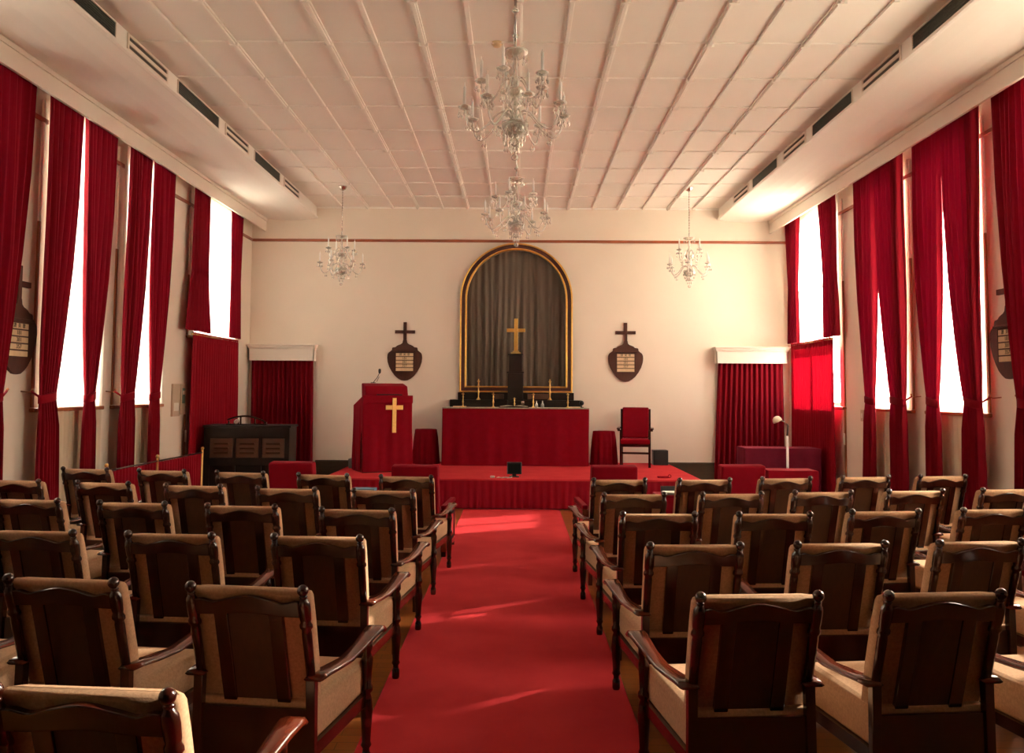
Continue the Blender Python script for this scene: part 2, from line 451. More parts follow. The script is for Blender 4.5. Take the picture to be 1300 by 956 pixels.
n = 1
for (a, c), ca in zip(WIN_L, CAS_L): window(n, -1, XL, a, c, ca); n += 1
for (a, c), ca in zip(WIN_R, CAS_R): window(n, 1, XR, a, c, ca); n += 1
def window_curtain(side, x, top, tie, bot, label, seed, ztop=4.98, ztie=1.69, hook=None, group=None):
    ya, yb = top; ta, tb = tie; ba, bb_ = bot
    wt = yb - ya; folds = max(5, int(wt / .105))
    y0 = ya
    root = thing('window_curtain', label, 'curtain', (x, (ta + tb) / 2, 0), 0, group or 'tied-back red curtains at the side windows')
    # widths ease from hanging straight to the tie
    lv = [(ztop, ya, yb, 1.0), (3.9, ya + (ta - ya) * .13, yb + (tb - yb) * .13, 1.1), (3.1, ya + (ta - ya) * .36, yb + (tb - yb) * .36, 1.1),
          (2.4, ya + (ta - ya) * .66, yb + (tb - yb) * .66, .95), (1.95, ya + (ta - ya) * .88, yb + (tb - yb) * .88, .8), (ztie, ta, tb, .55),
          (ztie - .3, ta + (ba - ta) * .45, tb + (bb_ - tb) * .45, .85), (.02, ba, bb_, 1.0)]
    lv = [(z, a - root.location.y, c - root.location.y, m) for z, a, c, m in lv]
    obj('cloth', hang(0, lv, folds, .034, seed, 40), 'curtain', root)
    # tie band
    w = (tb - ta) / 2 + .012; d = .042; ring = []
    sg = 1 if side == 'L' else -1
    for s_ in (-1, 1):
        pass
    secs = []
    for zz, g in ((-.05, 0), (-.045, .006), (.035, .006), (.04, 0)):
        secs.append([(d * math.cos(2 * PI * k / 20) * (1 + g * 8), (w + g) * math.sin(2 * PI * k / 20), ztie + zz + .02 * math.sin(2 * PI * k / 20)) for k in range(20)])
    obj('tieback', MB().ribbon(secs), 'velvet', root)
    if hook is not None:
        xw = (XL if side == 'L' else XR) - x
        hy = hook - root.location.y
        b = MB().tube([(xw, hy, ztie + .06), (xw * .5, hy, ztie + .05), (xw * .35, hy, ztie + .075)], .007, 6)
        b.ball((xw * .35, hy, ztie + .08), .014); obj('tieback_hook', b, 'casing', root)
        b = MB().tube([(xw * .4, hy, ztie + .06), (0, (ta if hook < ta else tb) - root.location.y, ztie + .0)], .012, 6); obj('cord', b, 'velvet', root)
    return root

CXL, CXR = -4.90, 4.95
PS, DS = 'piano-side wall', 'desk-lamp-side wall'
window_curtain('L', CXL, (8.67, 9.34), (8.69, 8.98), (8.70, 9.12), f'red tied-back curtain, {PS}, third window from stage, panel away from stage', 11, hook=8.66)
window_curtain('L', CXL, (9.40, 10.15), (9.62, 9.81), (9.60, 9.87), f'red tied-back curtain, {PS}, third window from stage, panel nearer stage', 12)
window_curtain('L', CXL, (10.51, 11.14), (10.50, 10.83), (10.45, 10.90), f'red tied-back curtain, {PS}, second window from stage, panel away from stage', 13, hook=10.46)
window_curtain('L', CXL, (11.20, 11.93), (11.33, 11.60), (11.31, 11.66), f'red tied-back curtain, {PS}, second window from stage, panel nearer stage', 14)
window_curtain('L', CXL, (7.66, 8.37), (7.80, 8.04), (7.72, 8.10), f'red tied-back curtain, {PS}, beside the hymn board, panel nearer stage', 15, hook=8.24)
window_curtain('L', CXL, (6.86, 7.58), (6.88, 7.16), (6.86, 7.2), f'red tied-back curtain, {PS}, farthest from the stage', 16, hook=6.8)
window_curtain('R', CXR, (9.03, 9.80), (9.08, 9.40), (9.06, 9.46), f'red tied-back curtain, {DS}, third window from stage, panel away from stage', 21, hook=9.03)
window_curtain('R', CXR, (9.80, 10.53), (10.0, 10.26), (9.97, 10.35), f'red tied-back curtain, {DS}, third window from stage, panel nearer stage', 22)
window_curtain('R', CXR, (10.83, 11.63), (10.86, 11.27), (10.86, 11.34), f'red tied-back curtain, {DS}, second window from stage, panel away from stage', 23, hook=10.82)
window_curtain('R', CXR, (11.64, 12.34), (11.78, 12.07), (11.79, 12.24), f'red tied-back curtain, {DS}, second window from stage, panel nearer stage', 24)
window_curtain('R', CXR, (7.95, 8.69), (8.16, 8.40), (8.1, 8.47), f'red tied-back curtain, {DS}, beside the hymn board, panel nearer stage', 25, hook=8.55)
window_curtain('R', CXR, (7.12, 7.86), (7.14, 7.42), (7.12, 7.5), f'red tied-back curtain, {DS}, farthest from the stage', 26, hook=7.05)

def flat_curtain(name, x, levels, label, seed, folds, mat='curtain', amp=.03, axis='y', group=None, cat='curtain', header=False):
    o = obj(name, hang(x, levels, folds, amp, seed, 30, axis=axis), mat)
    tag(o, label, cat, group)
    return o
# short curtains over the transom windows near the stage and the full curtain under them
G = 'short red curtains high beside the stage'
flat_curtain('short_curtain', -4.94, [(4.98, 12.79, 13.4, 1), (3.6, 12.76, 13.45, 1), (3.2, 12.66, 13.50, 1.1), (2.68, 12.55, 13.62, 1.3)], f'short red curtain beside the sheer, {PS}, half away from stage', 31, 7, group=G)
flat_curtain('short_curtain', -4.94, [(4.98, 14.42, 15.07, 1), (3.7, 14.5, 15.0, .8), (2.68, 14.52, 15.06, 1.1)], f'short red curtain beside the sheer, {PS}, half nearer stage', 32, 6, group=G)
flat_curtain('short_curtain', 4.99, [(4.98, 13.24, 13.9, 1), (3.7, 13.22, 13.75, .8), (2.68, 13.12, 13.78, 1.1)], f'short red curtain beside the sheer, {DS}, half away from stage', 33, 7, group=G)
flat_curtain('short_curtain', 4.99, [(4.98, 14.93, 15.6, 1), (3.7, 15.05, 15.5, .8), (2.68, 15.0, 15.58, 1.2)], f'short red curtain beside the sheer, {DS}, half nearer stage', 34, 7, group=G)
def door_curtain(x, y0, y1, zt, label, seed):
    r = thing('door_curtain', label, 'curtain', (x, (y0 + y1) / 2, 0), 0, 'full-width lower red curtains by the stage')
    c = (y0 + y1) / 2
    obj('cloth', hang(0, [(zt, y0 - c, y1 - c, .7), (.02, y0 - c - .06, y1 - c + .05, 1.2)], 20, .03, seed, 26), 'thin_curtain', r)
    obj('heading', hang(0, [(zt + .05, y0 - c, y1 - c, 1.), (zt - .07, y0 - c, y1 - c, .8)], 30, .018, seed + 1, 4), 'thin_curtain', r)
    b = MB().tube([(.0, y0 - c - .04, zt + .02), (0, y1 - c + .04, zt + .02)], .012, 8); obj('curtain_rod', b, 'brass', r)
door_curtain(-4.93, 12.82, 14.9, 2.60, 'red pleated curtain hanging behind the upright piano', 41)
door_curtain(4.98, 13.38, 15.35, 2.62, 'bright backlit red curtain below the sheer, behind the reading lamp', 42)
# curtains hanging under the two white boxes on the back wall
def box_pelmet(x0, x1, label, cl, seed, c0, c1, clab):
    r = thing('curtain_box', label, 'pelmet', ((x0 + x1) / 2, YB, 2.33), 0, 'white curtain boxes on the back wall')
    w = (x1 - x0) / 2; D = .20
    b = MB().box(-w + .04, w - .04, -D, -D + .02, 0, .22).box(-w + .04, -w + .06, -D, 0, 0, .22).box(w - .06, w - .04, -D, 0, 0, .22).box(-w + .04, w - .04, -D, 0, .215, .235)
    obj('board', b, 'trimwhite', r, bevel=.003)
    b = MB()
    for z0, z1, e in ((.22, .245, 0), (.245, .285, .02), (.285, .31, .045)):
        b.box(-w + .03 - e * .6, w - .03 + e * .6, -D - .012 - e, 0, z0, z1)
    obj('cornice', b, 'trimwhite', r, bevel=.004)
    lo = c0, c1
    flat_curtain('recess_curtain', YB - .1, [(2.4, lo[0], lo[1], .8), (.02, lo[0] - cl, lo[1] + .03, 1.2)], clab, seed, 13, amp=.035, axis='x', group='dark red curtains under the white boxes')
box_pelmet(-5.07, -3.77, 'white moulded curtain box above the piano', .0, 51, -5.0, -3.84, 'dark red pleated curtain under the white box beside the piano')
box_pelmet(3.69, 5.1, 'white moulded curtain box above the draped desk', .1, 52, 3.79, 5.0, 'dark red pleated curtain under the white box behind the desk')
# sheers: soft thin folds between glass and curtains
def sheer(x, y0, y1, z0, label, seed, wallx):
    o = obj('sheer_curtain', hang(x, [(4.98, y0, y1, 1), (z0, y0 + .01, y1 - .01, 1)], max(9, int((y1 - y0) / .11)), .011, seed, 10), 'sheer')
    tag(o, label, 'curtain', 'cream sheer curtains behind the red ones')
for i, (a, c) in enumerate(WIN_L):
    if i >= 1:
        i -= 1; nm = ['beside the hymn board', 'third window from stage', 'second window from stage', 'window nearest stage'][i]
        sheer(XL + .042, a + (-.1, -.08, -.2, -.2)[i], c + (-.04, .02, .02, .08)[i], .05 if i < 3 else 2.5, f'cream sheer curtain, {PS}, {nm}', 60 + i, XL)
for i, (a, c) in enumerate(WIN_R):
    if i >= 1:
        i -= 1; nm = ['beside the hymn board', 'third window from stage', 'second window from stage', 'window nearest stage'][i]
        sheer(XR - .042, a + (-.1, -.08, -.1, -.15)[i], c + (.0, .02, .02, .08)[i], .05 if i < 3 else 2.5, f'cream sheer curtain, {DS}, {nm}', 70 + i, XR)

# ------------------------------------------------------------ carpet, stage
cm = MB().box(-.79, .66, YF + .1, 12.95, -.0059, -.0004)
tag(obj('aisle_carpet', cm, 'carpet'), 'red carpet runner along the central aisle up to the stage', 'carpet')
SX0, SX1, SY, SZ = -2.95, 2.83, 12.95, .455
st = struct('floor_stage', MB().box(SX0 + .03, SX1 - .03, SY + .03, YB - .001, 0, SZ - .03), 'basewood')
obj('carpet_top', MB().box(SX0, SX1, SY, YB - .002, SZ - .03, SZ), 'carpet', st, bevel=.008)
sk = MB()
path = []
def skirt_rows(p0, p1, folds, seed):
    rr = random.Random(seed); rows = []; nu = folds * 6
    ph = [rr.uniform(-.6, .6) for _ in range(folds + 1)]; am = [rr.uniform(.5, 1.2) for _ in range(folds + 1)]
    d = Vector(p1) - Vector(p0); nrm = Vector((d.y, -d.x, 0)).normalized()
    for z, a in ((SZ - .03, .2), (SZ - .06, .25), (SZ - .16, .45), (.25, .8), (.12, 1), (.01, 1.15)):
        row = []
        for i in range(nu + 1):
            u = i / nu; k = int(u * folds); 
            w = (math.sin(2 * PI * u * folds + ph[k] * 0) * am[k]) * .018 * a + .006 * a
            q = Vector(p0) + d * u + nrm * w; row.append((q.x, q.y, z))
        rows.append(row)
    return rows
sk.grid(skirt_rows((SX0 - .0, SY - .0, 0), (SX1 + .0, SY - .0, 0), 52, 3))
sk.grid(skirt_rows((SX1, SY, 0), (SX1, YB - .06, 0), 28, 4)); sk.grid(skirt_rows((SX0, YB - .06, 0), (SX0, SY, 0), 28, 5))
obj('skirt', sk, 'skirt', st)

# ------------------------------------------------------------ niche frame and drape
def arch_band(r0, r1, y0, y1, zb0, zb1, n=40):
    """band between radius r0 < r1, closed below between heights zb1 (inner) and zb0 (outer)"""
    def loop(r, zb):
        pts = [(NX - r, zb)] + [(NX + r * math.cos(PI - PI * k / n), NZ + r * math.sin(PI - PI * k / n)) for k in range(n + 1)] + [(NX + r, zb)]
        return pts
    A, B = loop(r0, zb1), loop(r1, zb0); m = len(A); b = MB(); vs = []
    for y in (y0, y1):
        for L in (A, B): vs += [(x, y, z) for x, z in L]
    fs = []
    for i in range(m):
        j = (i + 1) % m
        fs += [(i, j, m + j, m + i), (2 * m + i, 3 * m + i, 3 * m + j, 2 * m + j), (i, 2 * m + i, 2 * m + j, j), (m + i, m + j, 3 * m + j, 3 * m + i)]
    return b.add(vs, fs)
fr = thing('arched_frame', 'tall arched dark red and gold frame around the drape above the altar', 'frame', (0, 0, 0))
obj('moulding', arch_band(.965, 1.05, YB - .07, YB - .001, 1.772, 1.855), 'frame', fr)
obj('outer_gilding', arch_band(1.035, 1.066, YB - .095, YB - .001, 1.76, 1.79), 'gold', fr, bevel=.008)
obj('inner_gilding', arch_band(.935, .968, YB - .085, YB + .03, 1.85, 1.88), 'gold', fr, bevel=.008)
nd = MB(); rows = []; folds = 15; nu = folds * 10; rr = random.Random(5); jit = [rr.uniform(.4, 1.3) for _ in range(folds + 2)]
for i in range(41):
    v = i / 40; row = []
    for j in range(nu + 1):
        u = j / nu; X = -1 + 2 * u
        zt = NZ + math.sqrt(max(0, .955 ** 2 - (X * .955) ** 2)) if abs(X) < 1 else NZ
        z = zt + (1.79 - zt) * v
        k = int(u * folds)
        sway = .07 * math.sin(u * 7 + 1) * v
        w = math.sin(2 * PI * (u + .006 * math.sin(v * 4 + u * 11)) * folds) * jit[k] * (.35 + .65 * v) + .4 * math.sin(2 * PI * u * folds * .5 + 1)
        x = NX + X * .957 + (sway * .35 * (1 - X * X))
        row.append((x, YB + .16 + w * .032, z))
    rows.append(row)
nd.grid(rows)
tag(obj('niche_drape', nd, 'grey'), 'grey-brown drape hanging inside the arched frame', 'drape')

# ------------------------------------------------------------ altar group
def cloth_box(x0, x1, y0, y1, zt, zb, folds, amp, seed, name=None, r=.02, flare=0.0):
    """cloth falling from a table top: four sides as one rippled surface plus the flat top"""
    b = MB(); per = []
    n = 40
    cor = [(x0, y0), (x1, y0), (x1, y1), (x0, y1)]
    pts = []
    for i in range(4):
        a, c = cor[i], cor[(i + 1) % 4]; L = math.hypot(c[0] - a[0], c[1] - a[1]); m = max(6, int(L / .02))
        for k in range(m):
            t = k / m; q = (a[0] + (c[0] - a[0]) * t, a[1] + (c[1] - a[1]) * t)
            nx, ny = (c[1] - a[1]) / L, -(c[0] - a[0]) / L
            pts.append((q[0], q[1], nx, ny))
    m = len(pts); rows = []
    for z, g in [(zt, 0), (zt - .012, .1)] + [(zt + (zb - zt) * t, t) for t in (.15, .3, .5, .7, .85, 1)]:
        row = []
        for k, (x, y, nx, ny) in enumerate(pts):
            s = k / m * folds * 2 * PI
            w = (math.sin(s + seed) + .5 * math.sin(1.7 * s + seed * 2) + .9 * noise.noise((x * 3, y * 3, z * 1.2 + seed))) * amp * g + flare * g + .003
            row.append((x + nx * w, y + ny * w, z))
        row.append(row[0]); rows.append(row)
    b.grid(rows)
    return b

AY0, AY1, AZ = 15.18, 15.77, 1.49
al = thing('altar', 'wide altar table covered in plain red cloth at the centre of the stage', 'altar', (-.017, AY0, SZ))
def loc(b, dx, dy, dz):
    b.v = [(x + dx, y + dy, z + dz) for x, y, z in b.v]; return b
obj('body', MB().box(-1.29, 1.29, .02, AY1 - AY0, 0, 1.0), 'altarwood', al)
obj('frontal_cloth', cloth_box(-1.31, 1.31, 0, AY1 - AY0 + .01, 1.015, .005, 15, .013, 3.1), 'velvet', al)
obj('top_cover', MB().box(-1.315, 1.315, -.012, AY1 - AY0 + .01, 1.016, 1.035), 'lace', al, bevel=.006)
rt = thing('altar_shelf', 'dark wooden stepped shelf behind the altar top, below the arched frame', 'shelf', (-.017, 15.83, SZ))
obj('lower_step', MB().box(-1.23, 1.23, -.02, .195, 0, 1.165), 'altarwood', rt, bevel=.008)
obj('upper_step', MB().box(-1.09, 1.09, .085, .195, 1.165, 1.305), 'altarwood', rt, bevel=.008)
obj('carved_panel', MB().box(-.42, -.22, .075, .085, 1.18, 1.28).box(.22, .62, .075, .085, 1.18, 1.28), 'pianopanel', rt, bevel=.004)
pd = thing('cross_pedestal', 'tall dark wooden pedestal standing on the altar under the brass cross', 'pedestal', (-.025, 15.62, AZ))
obj('foot_block', MB().box(-.16, .16, -.09, .09, 0, .12), 'altarwood', pd, bevel=.01)
obj('lower_shaft', MB().box(-.142, .142, -.08, .08, .12, .62), 'altarwood', pd, bevel=.008)
obj('band', MB().box(-.158, .158, -.09, .09, .62, .655), 'altarwood', pd, bevel=.008)
obj('upper_shaft', MB().box(-.12, .12, -.075, .075, .655, .955), 'altarwood', pd, bevel=.008)
obj('cap', MB().box(-.14, .14, -.085, .085, .955, .98), 'altarwood', pd, bevel=.006)
cr = thing('altar_cross', 'polished brass cross standing on the tall dark pedestal', 'cross', (-.02, 15.62, AZ + .981))
obj('base', MB().box(-.09, .09, -.06, .06, 0, .03).box(-.06, .06, -.045, .045, .03, .055), 'brass', cr, bevel=.005)
obj('upright', MB().box(-.034, .034, -.016, .016, .055, .655), 'gold', cr, bevel=.006)
obj('crossbar', MB().box(-.17, -.034, -.016, .016, .405, .47).box(.034, .17, -.016, .016, .405, .47), 'gold', cr, bevel=.006)

def candlestick(x, y, z, h, label, first=[None]):
    prof = [(.034, 0), (.034, .008), (.018, .02), (.009, .04), (.012, .08), (.019, .10), (.010, .125), (.008, .17), (.016, .19), (.009, .205), (.011, .225), (.020, .235), (.018, .245), (.009, .25), (.009, .27)]
    t = thing('candlestick', label, 'candlestick', (x, y, z), 0, 'brass candlesticks on the altar')
    s = h / .27
    obj('stem', MB().lathe([(r * (1 if s < 1.2 else 1.15), q * s) for r, q in prof], n=14), 'brass', t)
    obj('drip_pan', MB().lathe([(.012, .232 * s), (.030, .24 * s), (.031, .244 * s), (.012, .246 * s)], n=14), 'brass', t)
for x, lab in ((-.965, 'short brass candlestick at the piano end of the altar front'), (-.42, 'short brass candlestick on the altar, between pulpit-side end and centre'),
               (.30, 'short brass candlestick on the altar, between the centre and chair-side end'), (.92, 'short brass candlestick at the armchair end of the altar front')):
    candlestick(x, 15.27, AZ, .27, lab)
candlestick(-.04, 15.40, AZ, .18, 'smallest brass candlestick, directly in front of the dark pedestal')
candlestick(-.715, 15.862, 1.621, .39, 'tall brass candlestick on the shelf, pulpit side of the cross')
candlestick(.62, 15.862, 1.621, .39, 'tall brass candlestick on the shelf, armchair side of the cross')
bk = thing('open_book', 'dark open book lying on the altar in front of the pedestal', 'book', (-.05, 15.20, AZ))
obj('cover', MB().prism([(-.27, 0), (.27, 0), (.27, .012), (0, .03), (-.27, .012)], 0, .15), 'altarwood', bk)
obj('pages', MB().prism([(-.25, .014), (-.01, .033), (0, .028), (.01, .033), (.25, .014), (.25, .026), (.12, .045), (0, .032), (-.12, .045), (-.25, .026)], .01, .14), 'lace', bk)
for i, (x, lab) in enumerate(((.11, 'small silver goblet on the altar just beside the pedestal'), (.36, 'small glass cruet on the altar, second vessel from the pedestal'), (.47, 'small glass cruet on the altar, farthest vessel from the pedestal'))):
    t = thing('altar_vessel', lab, 'vessel', (x, 15.45, AZ), 0, 'small vessels on the altar')
    if i == 0:
        obj('bowl', MB().lathe([(.004, .05), (.03, .06), (.036, .10), (.034, .11)], n=14), 'pipe', t); obj('foot', MB().lathe([(.03, 0), (.028, .006), (.006, .012), (.006, .055)], n=14), 'pipe', t)
    else:
        obj('body', MB().lathe([(.025, 0), (.032, .02), (.028, .06), (.012, .085), (.012, .1)], n=14), 'crystal', t); obj('stopper', MB().ball((0, 0, .112), .013), 'crystal', t)
t = thing('black_lamp', 'small round black lamp at the armchair end of the altar top', 'lamp', (1.19, 15.55, AZ))
obj('head', MB().ball((0, 0, .085), .045, 12, 8), 'black', t); obj('foot', MB().lathe([(.04, 0), (.038, .01), (.01, .018), (.01, .05)], n=12), 'black', t)
for x, lab in ((-1.03, 'small pale folded linen at the piano end of the altar'), (1.03, 'small pale folded linen at the armchair end of the altar')):
    tag(obj('folded_linen', loc(MB().box(-.12, .12, -.05, .05, 0, .02), x, 15.34, AZ), 'card', bevel=.006), lab, 'cloth', 'folded linens on the altar')

# draped little tables beside the altar
def draped_table(x, y, w, h, lab, seed):
    t = thing('draped_table', lab, 'table', (x, y, SZ), 0, 'small red-draped tables beside the altar')
    b = MB(); rows = []; n = 96
    for z, g in ((h, 0), (h - .01, .04), (h - .05, .1), (h * .75, .4), (h * .5, .65), (h * .25, .85), (.01, 1)):
        row = []
        for k in range(n + 1):
            a = 2 * PI * (k % n) / n
            r = w * (.86 + .14 * (abs(math.cos(2 * a)) ** .5)) + .022 * g * (1 + math.sin(a * 13 + seed)) + .015 * g
            if z == h: r -= .012
            row.append((r * math.cos(a), r * .8 * math.sin(a), z))
        rows.append(row)
    b.grid(rows); obj('cloth', b, 'velvet', t)
    b = MB(); b.lathe([(w * .86 - .012, 0), (w * .86 - .012, .02)], (0, 0, h - .022), 32); b.v = [(x_, y_ * .8, z_) for x_, y_, z_ in b.v]
    obj('table_top', b, 'velvet', t)
    b = MB().lathe([(.12, 0), (.1, .03), (.03, .05), (.03, h - .02)], n=12); obj('pedestal', b, 'darkwood', t)
    return t
draped_table(-1.645, 15.45, .2, .635, 'small round table under red cloth between the pulpit and altar', 1)
draped_table(1.585, 15.45, .2, .62, 'small round table under red cloth between the altar and armchair', 2)

# ------------------------------------------------------------ pulpit
pp = thing('pulpit', 'red-draped pulpit with a gold cross standing on the stage', 'pulpit', (-2.10, 13.86, SZ), math.radians(25))
b = MB()   # body: sloping top towards the reader
W, D = .41, .62
lo = [(-W, 0, 0), (W, 0, 0), (W, D, 0), (-W, D, 0)]; hi = [(-W, 0, 1.225), (W, 0, 1.225), (W, D, 1.055), (-W, D, 1.055)]
b.hexa(lo, hi)
obj('body', b, 'darkwood', pp)
def pulpit_cloth():
    b = MB(); rows = []
    path = [(-W - .005, D), (-W - .008, D * .5), (-W - .008, .02), (-W, -.008), (0, -.01), (W, -.008), (W + .008, .02), (W + .008, D * .5), (W + .005, D)]
    P = []
    for (ax, ay), (bx_, by) in zip(path, path[1:]):
        L = math.hypot(bx_ - ax, by - ay); m = max(2, int(L / .02))
        P += [(ax + (bx_ - ax) * k / m, ay + (by - ay) * k / m) for k in range(m)]
    P.append(path[-1])
    for t in (0, .03, .1, .25, .4, .6, .8, 1):
        row = []
        for i, (x, y) in enumerate(P):
            cx_, cy_ = x, y - D / 2; L = math.hypot(cx_, cy_)
            w = (.012 * math.sin(i * .33 + 2) + .008 * math.sin(i * .71) + .02 * noise.noise((x * 3, y * 3, t * 2))) * t
            z = (1.235 - .274 * max(0, y)) * (1 - t) + .015 * t
            row.append((x + cx_ / L * w, y + cy_ / L * w, z))
        rows.append(row)
    b.grid(rows); return b
obj('drape', pulpit_cloth(), 'velvet', pp)
obj('top_cloth', MB().hexa([(-W - .01, -.012, 1.235), (W + .01, -.012, 1.235), (W + .01, D, 1.065), (-W - .01, D, 1.065)],
                           [(-W - .01, -.012, 1.25), (W + .01, -.012, 1.25), (W + .01, D, 1.08), (-W - .01, D, 1.08)]), 'velvet', pp, bevel=.01)
obj('front_valance', MB().box(-W - .006, W + .006, -.024, -.012, 1.12, 1.245), 'velvet', pp, bevel=.005)
obj('reading_ledge', MB().hexa([(-.36, .04, 1.20), (.36, .04, 1.20), (.36, .30, 1.13), (-.36, .30, 1.13)],
                               [(-.36, .10, 1.40), (.36, .10, 1.40), (.36, .34, 1.45), (-.36, .34, 1.45)]), 'velvet', pp, bevel=.015)
obj('book_strip', MB().box(-.18, .24, .0, .05, 1.251, 1.268), 'altarwood', pp, bevel=.004)
c = MB(); 
c.box(-.033, .033, -.034, -.020, .66, 1.225).box(-.145, -.033, -.034, -.020, 1.035, 1.105).box(.033, .145, -.034, -.020, 1.035, 1.105)
obj('gold_cross', loc(c, .10, 0, -.02), 'goldleaf', pp, bevel=.003)
mc = thing('microphone', 'black gooseneck microphone on top of the pulpit', 'microphone', (-2.30, 13.98, SZ + 1.42), math.radians(25))
mc.location = (-2.34, 13.97, SZ + 1.455)
obj('gooseneck', MB().tube([(-.03, 0, 0), (0, 0, .04), (.035, 0, .08), (.06, 0, .13), (.075, 0, .17)], .006, 6), 'black', mc)
obj('head', MB().lathe([(.010, 0), (.022, .02), (.024, .06), (.015, .08)], (.078, 0, .15), 10), 'black', mc)
obj('clip', MB().tube([(.03, 0, .02), (.05, 0, .06), (.07, 0, .10)], .005, 6), 'pipe', mc)
obj('base', MB().lathe([(.045, 0), (.04, .012)], (-.03, 0, -.006), 12), 'black', mc)
t = thing('metal_case', 'low grey metal case on the floor between baseboard and pulpit', 'case', (-2.87, 14.55, SZ))
obj('body', MB().box(-.0, .30, 0, .25, 0, .13), 'greybox', t, bevel=.01); obj('lid', MB().box(-.005, .305, -.005, .255, .131, .16), 'greybox', t, bevel=.01); obj('latch', MB().box(.13, .17, -.016, -.006, .10, .145), 'pipe', t)

# ------------------------------------------------------------ hymn boards
def text_obj(s, size, parent, loc_, rot=(PI / 2, 0, 0)):
    cu = bpy.data.curves.new('lettering', 'FONT'); cu.body = s; cu.size = size; cu.extrude = .001
    cu.align_x = 'CENTER'; cu.align_y = 'CENTER'
    cu.materials.append(M['ink'])
    o = bpy.data.objects.new('lettering', cu); COL.objects.link(o)
    bpy.context.view_layer.update(); dg = bpy.context.evaluated_depsgraph_get()
    me = bpy.data.meshes.new_from_object(o.evaluated_get(dg)); bpy.data.objects.remove(o); bpy.data.curves.remove(cu)
    me.name = 'lettering'; o = bpy.data.objects.new('lettering', me); COL.objects.link(o)
    o.parent = parent; o.location = loc_; o.rotation_euler = rot
    return o
def hymn_board(loc_, rz, label, nums, s=1.0):
    t = thing('hymn_board', label, 'hymn board', loc_, rz, 'wooden hymn boards topped with a cross')
    t.scale = (s, s, s)
    half = [(0, -.51), (.06, -.503), (.12, -.47), (.18, -.42), (.24, -.34), (.29, -.25), (.32, -.16), (.33, -.08), (.327, -.04), (.322, -.01), (.305, .02), (.272, .045), (.243, .07), (.240, .10), (.230, .118), (.20, .121), (.172, .128), (.15, .150), (.11, .168), (.075, .18), (.045, .205), (.034, .26)]
    pts = half + [(-x, z) for x, z in reversed(half)][:-1]
    # triangulate as stacked strips
    b = MB(); H = half
    for y0, y1 in ((-.032, 0),):
        for (xa, za), (xb, zb) in zip(H, H[1:]):
            if zb <= za: zb = za + 1e-4
            xa_ = max(xa, .0005)
            b.hexa([(-xa_, y0, za), (xa_, y0, za), (xa_, y1, za), (-xa_, y1, za)], [(-xb, y0, zb), (xb, y0, zb), (xb, y1, zb), (-xb, y1, zb)])
    obj('board', b, 'board', t)
    c = MB().box(-.031, .031, -.032, 0, .26, .60).box(-.19, -.031, -.032, 0, .385, .445).box(.031, .19, -.032, 0, .385, .445)
    obj('cross', c, 'board', t, bevel=.003)
    obj('ledge', MB().box(-.21, .21, -.07, -.032, .035, .055), 'board', t, bevel=.004)
    b = MB()
    for k in range(6): b.box(-.17, .17, -.042, -.032, .018 - k * .07 - .006, .018 - k * .07 + .002)
    b.box(-.178, -.165, -.042, -.032, -.34, .02).box(.165, .178, -.042, -.032, -.34, .02)
    obj('card_rails', b, 'board', t)
    for k in range(5):
        z = .018 - k * .07 - .036
        cd = obj('number_card', MB().box(-.163, .163, -.037, -.0325, z - .028, z + .027), 'card', t)
        if nums[k]: text_obj(nums[k], .062 if k else .05, cd, (0, -.0385, z))
    return t
NUM = ['讃  美  歌', '181', '381', '357', '']
hymn_board((-2.125, YB, 2.48), 0, 'wooden hymn board with cross on the back wall, above the pulpit', NUM)
hymn_board((2.055, YB, 2.49), 0, 'wooden hymn board with cross on the back wall, above the armchair', NUM)
hymn_board((XL, 8.53, 2.43), PI / 2, 'wooden hymn board with cross, half hidden by curtain, piano-side wall', NUM)
hymn_board((XR, 8.83, 2.45), -PI / 2, 'wooden hymn board with cross, half hidden by curtain, desk-lamp-side wall', NUM)

# ------------------------------------------------------------ stage armchair, speaker, monitor
def stage_chair():
    t = thing('stage_armchair', 'dark wooden armchair with red seat and high red back on the stage', 'chair', (2.13, 15.25, SZ), math.radians(171))
    # local: sitter faces -y in world, chair front towards camera; local +y is the chair's front
    for x in (-.25, .25):
        obj('leg', MB().box(x - .022, x + .022, .20, .244, 0, .66), 'darkwood', t, bevel=.004)
        obj('leg', MB().hexa([(x - .022, -.26, 0), (x + .022, -.26, 0), (x + .022, -.216, 0), (x - .022, -.216, 0)], [(x - .022, -.32, 1.02), (x + .022, -.32, 1.02), (x + .022, -.28, 1.02), (x - .022, -.28, 1.02)]), 'darkwood', t, bevel=.004)
        e = .045 if x > 0 else -.045
        obj('armrest', MB().box(x + e - .03, x + e + .03, -.28, .27, .665, .695), 'darkwood', t, bevel=.008)
        obj('arm_bracket', MB().box(min(x, x + e) - .015, max(x, x + e) + .015, .205, .24, .635, .665), 'darkwood', t)
        obj('stretcher', MB().box(x - .012, x + .012, -.22, .21, .20, .235).box(x - .012, x + .012, -.22, .21, .32, .35), 'darkwood', t)
    obj('seat_frame', MB().box(-.25, .25, -.24, .24, .36, .41), 'darkwood', t, bevel=.004)
    obj('stretcher', MB().box(-.24, .24, .215, .235, .24, .27).box(-.24, .24, -.24, -.22, .2, .23), 'darkwood', t)
    obj('seat', MB().box(-.26, .26, -.2, .26, .41, .50), 'velvet', t, bevel=.025, seg=3)
    obj('backrest', MB().hexa([(-.235, -.235, .50), (.235, -.235, .50), (.235, -.165, .50), (-.235, -.165, .50)], [(-.235, -.30, 1.05), (.235, -.30, 1.05), (.235, -.235, 1.05), (-.235, -.235, 1.05)]), 'velvet', t, bevel=.02, seg=3)
stage_chair()
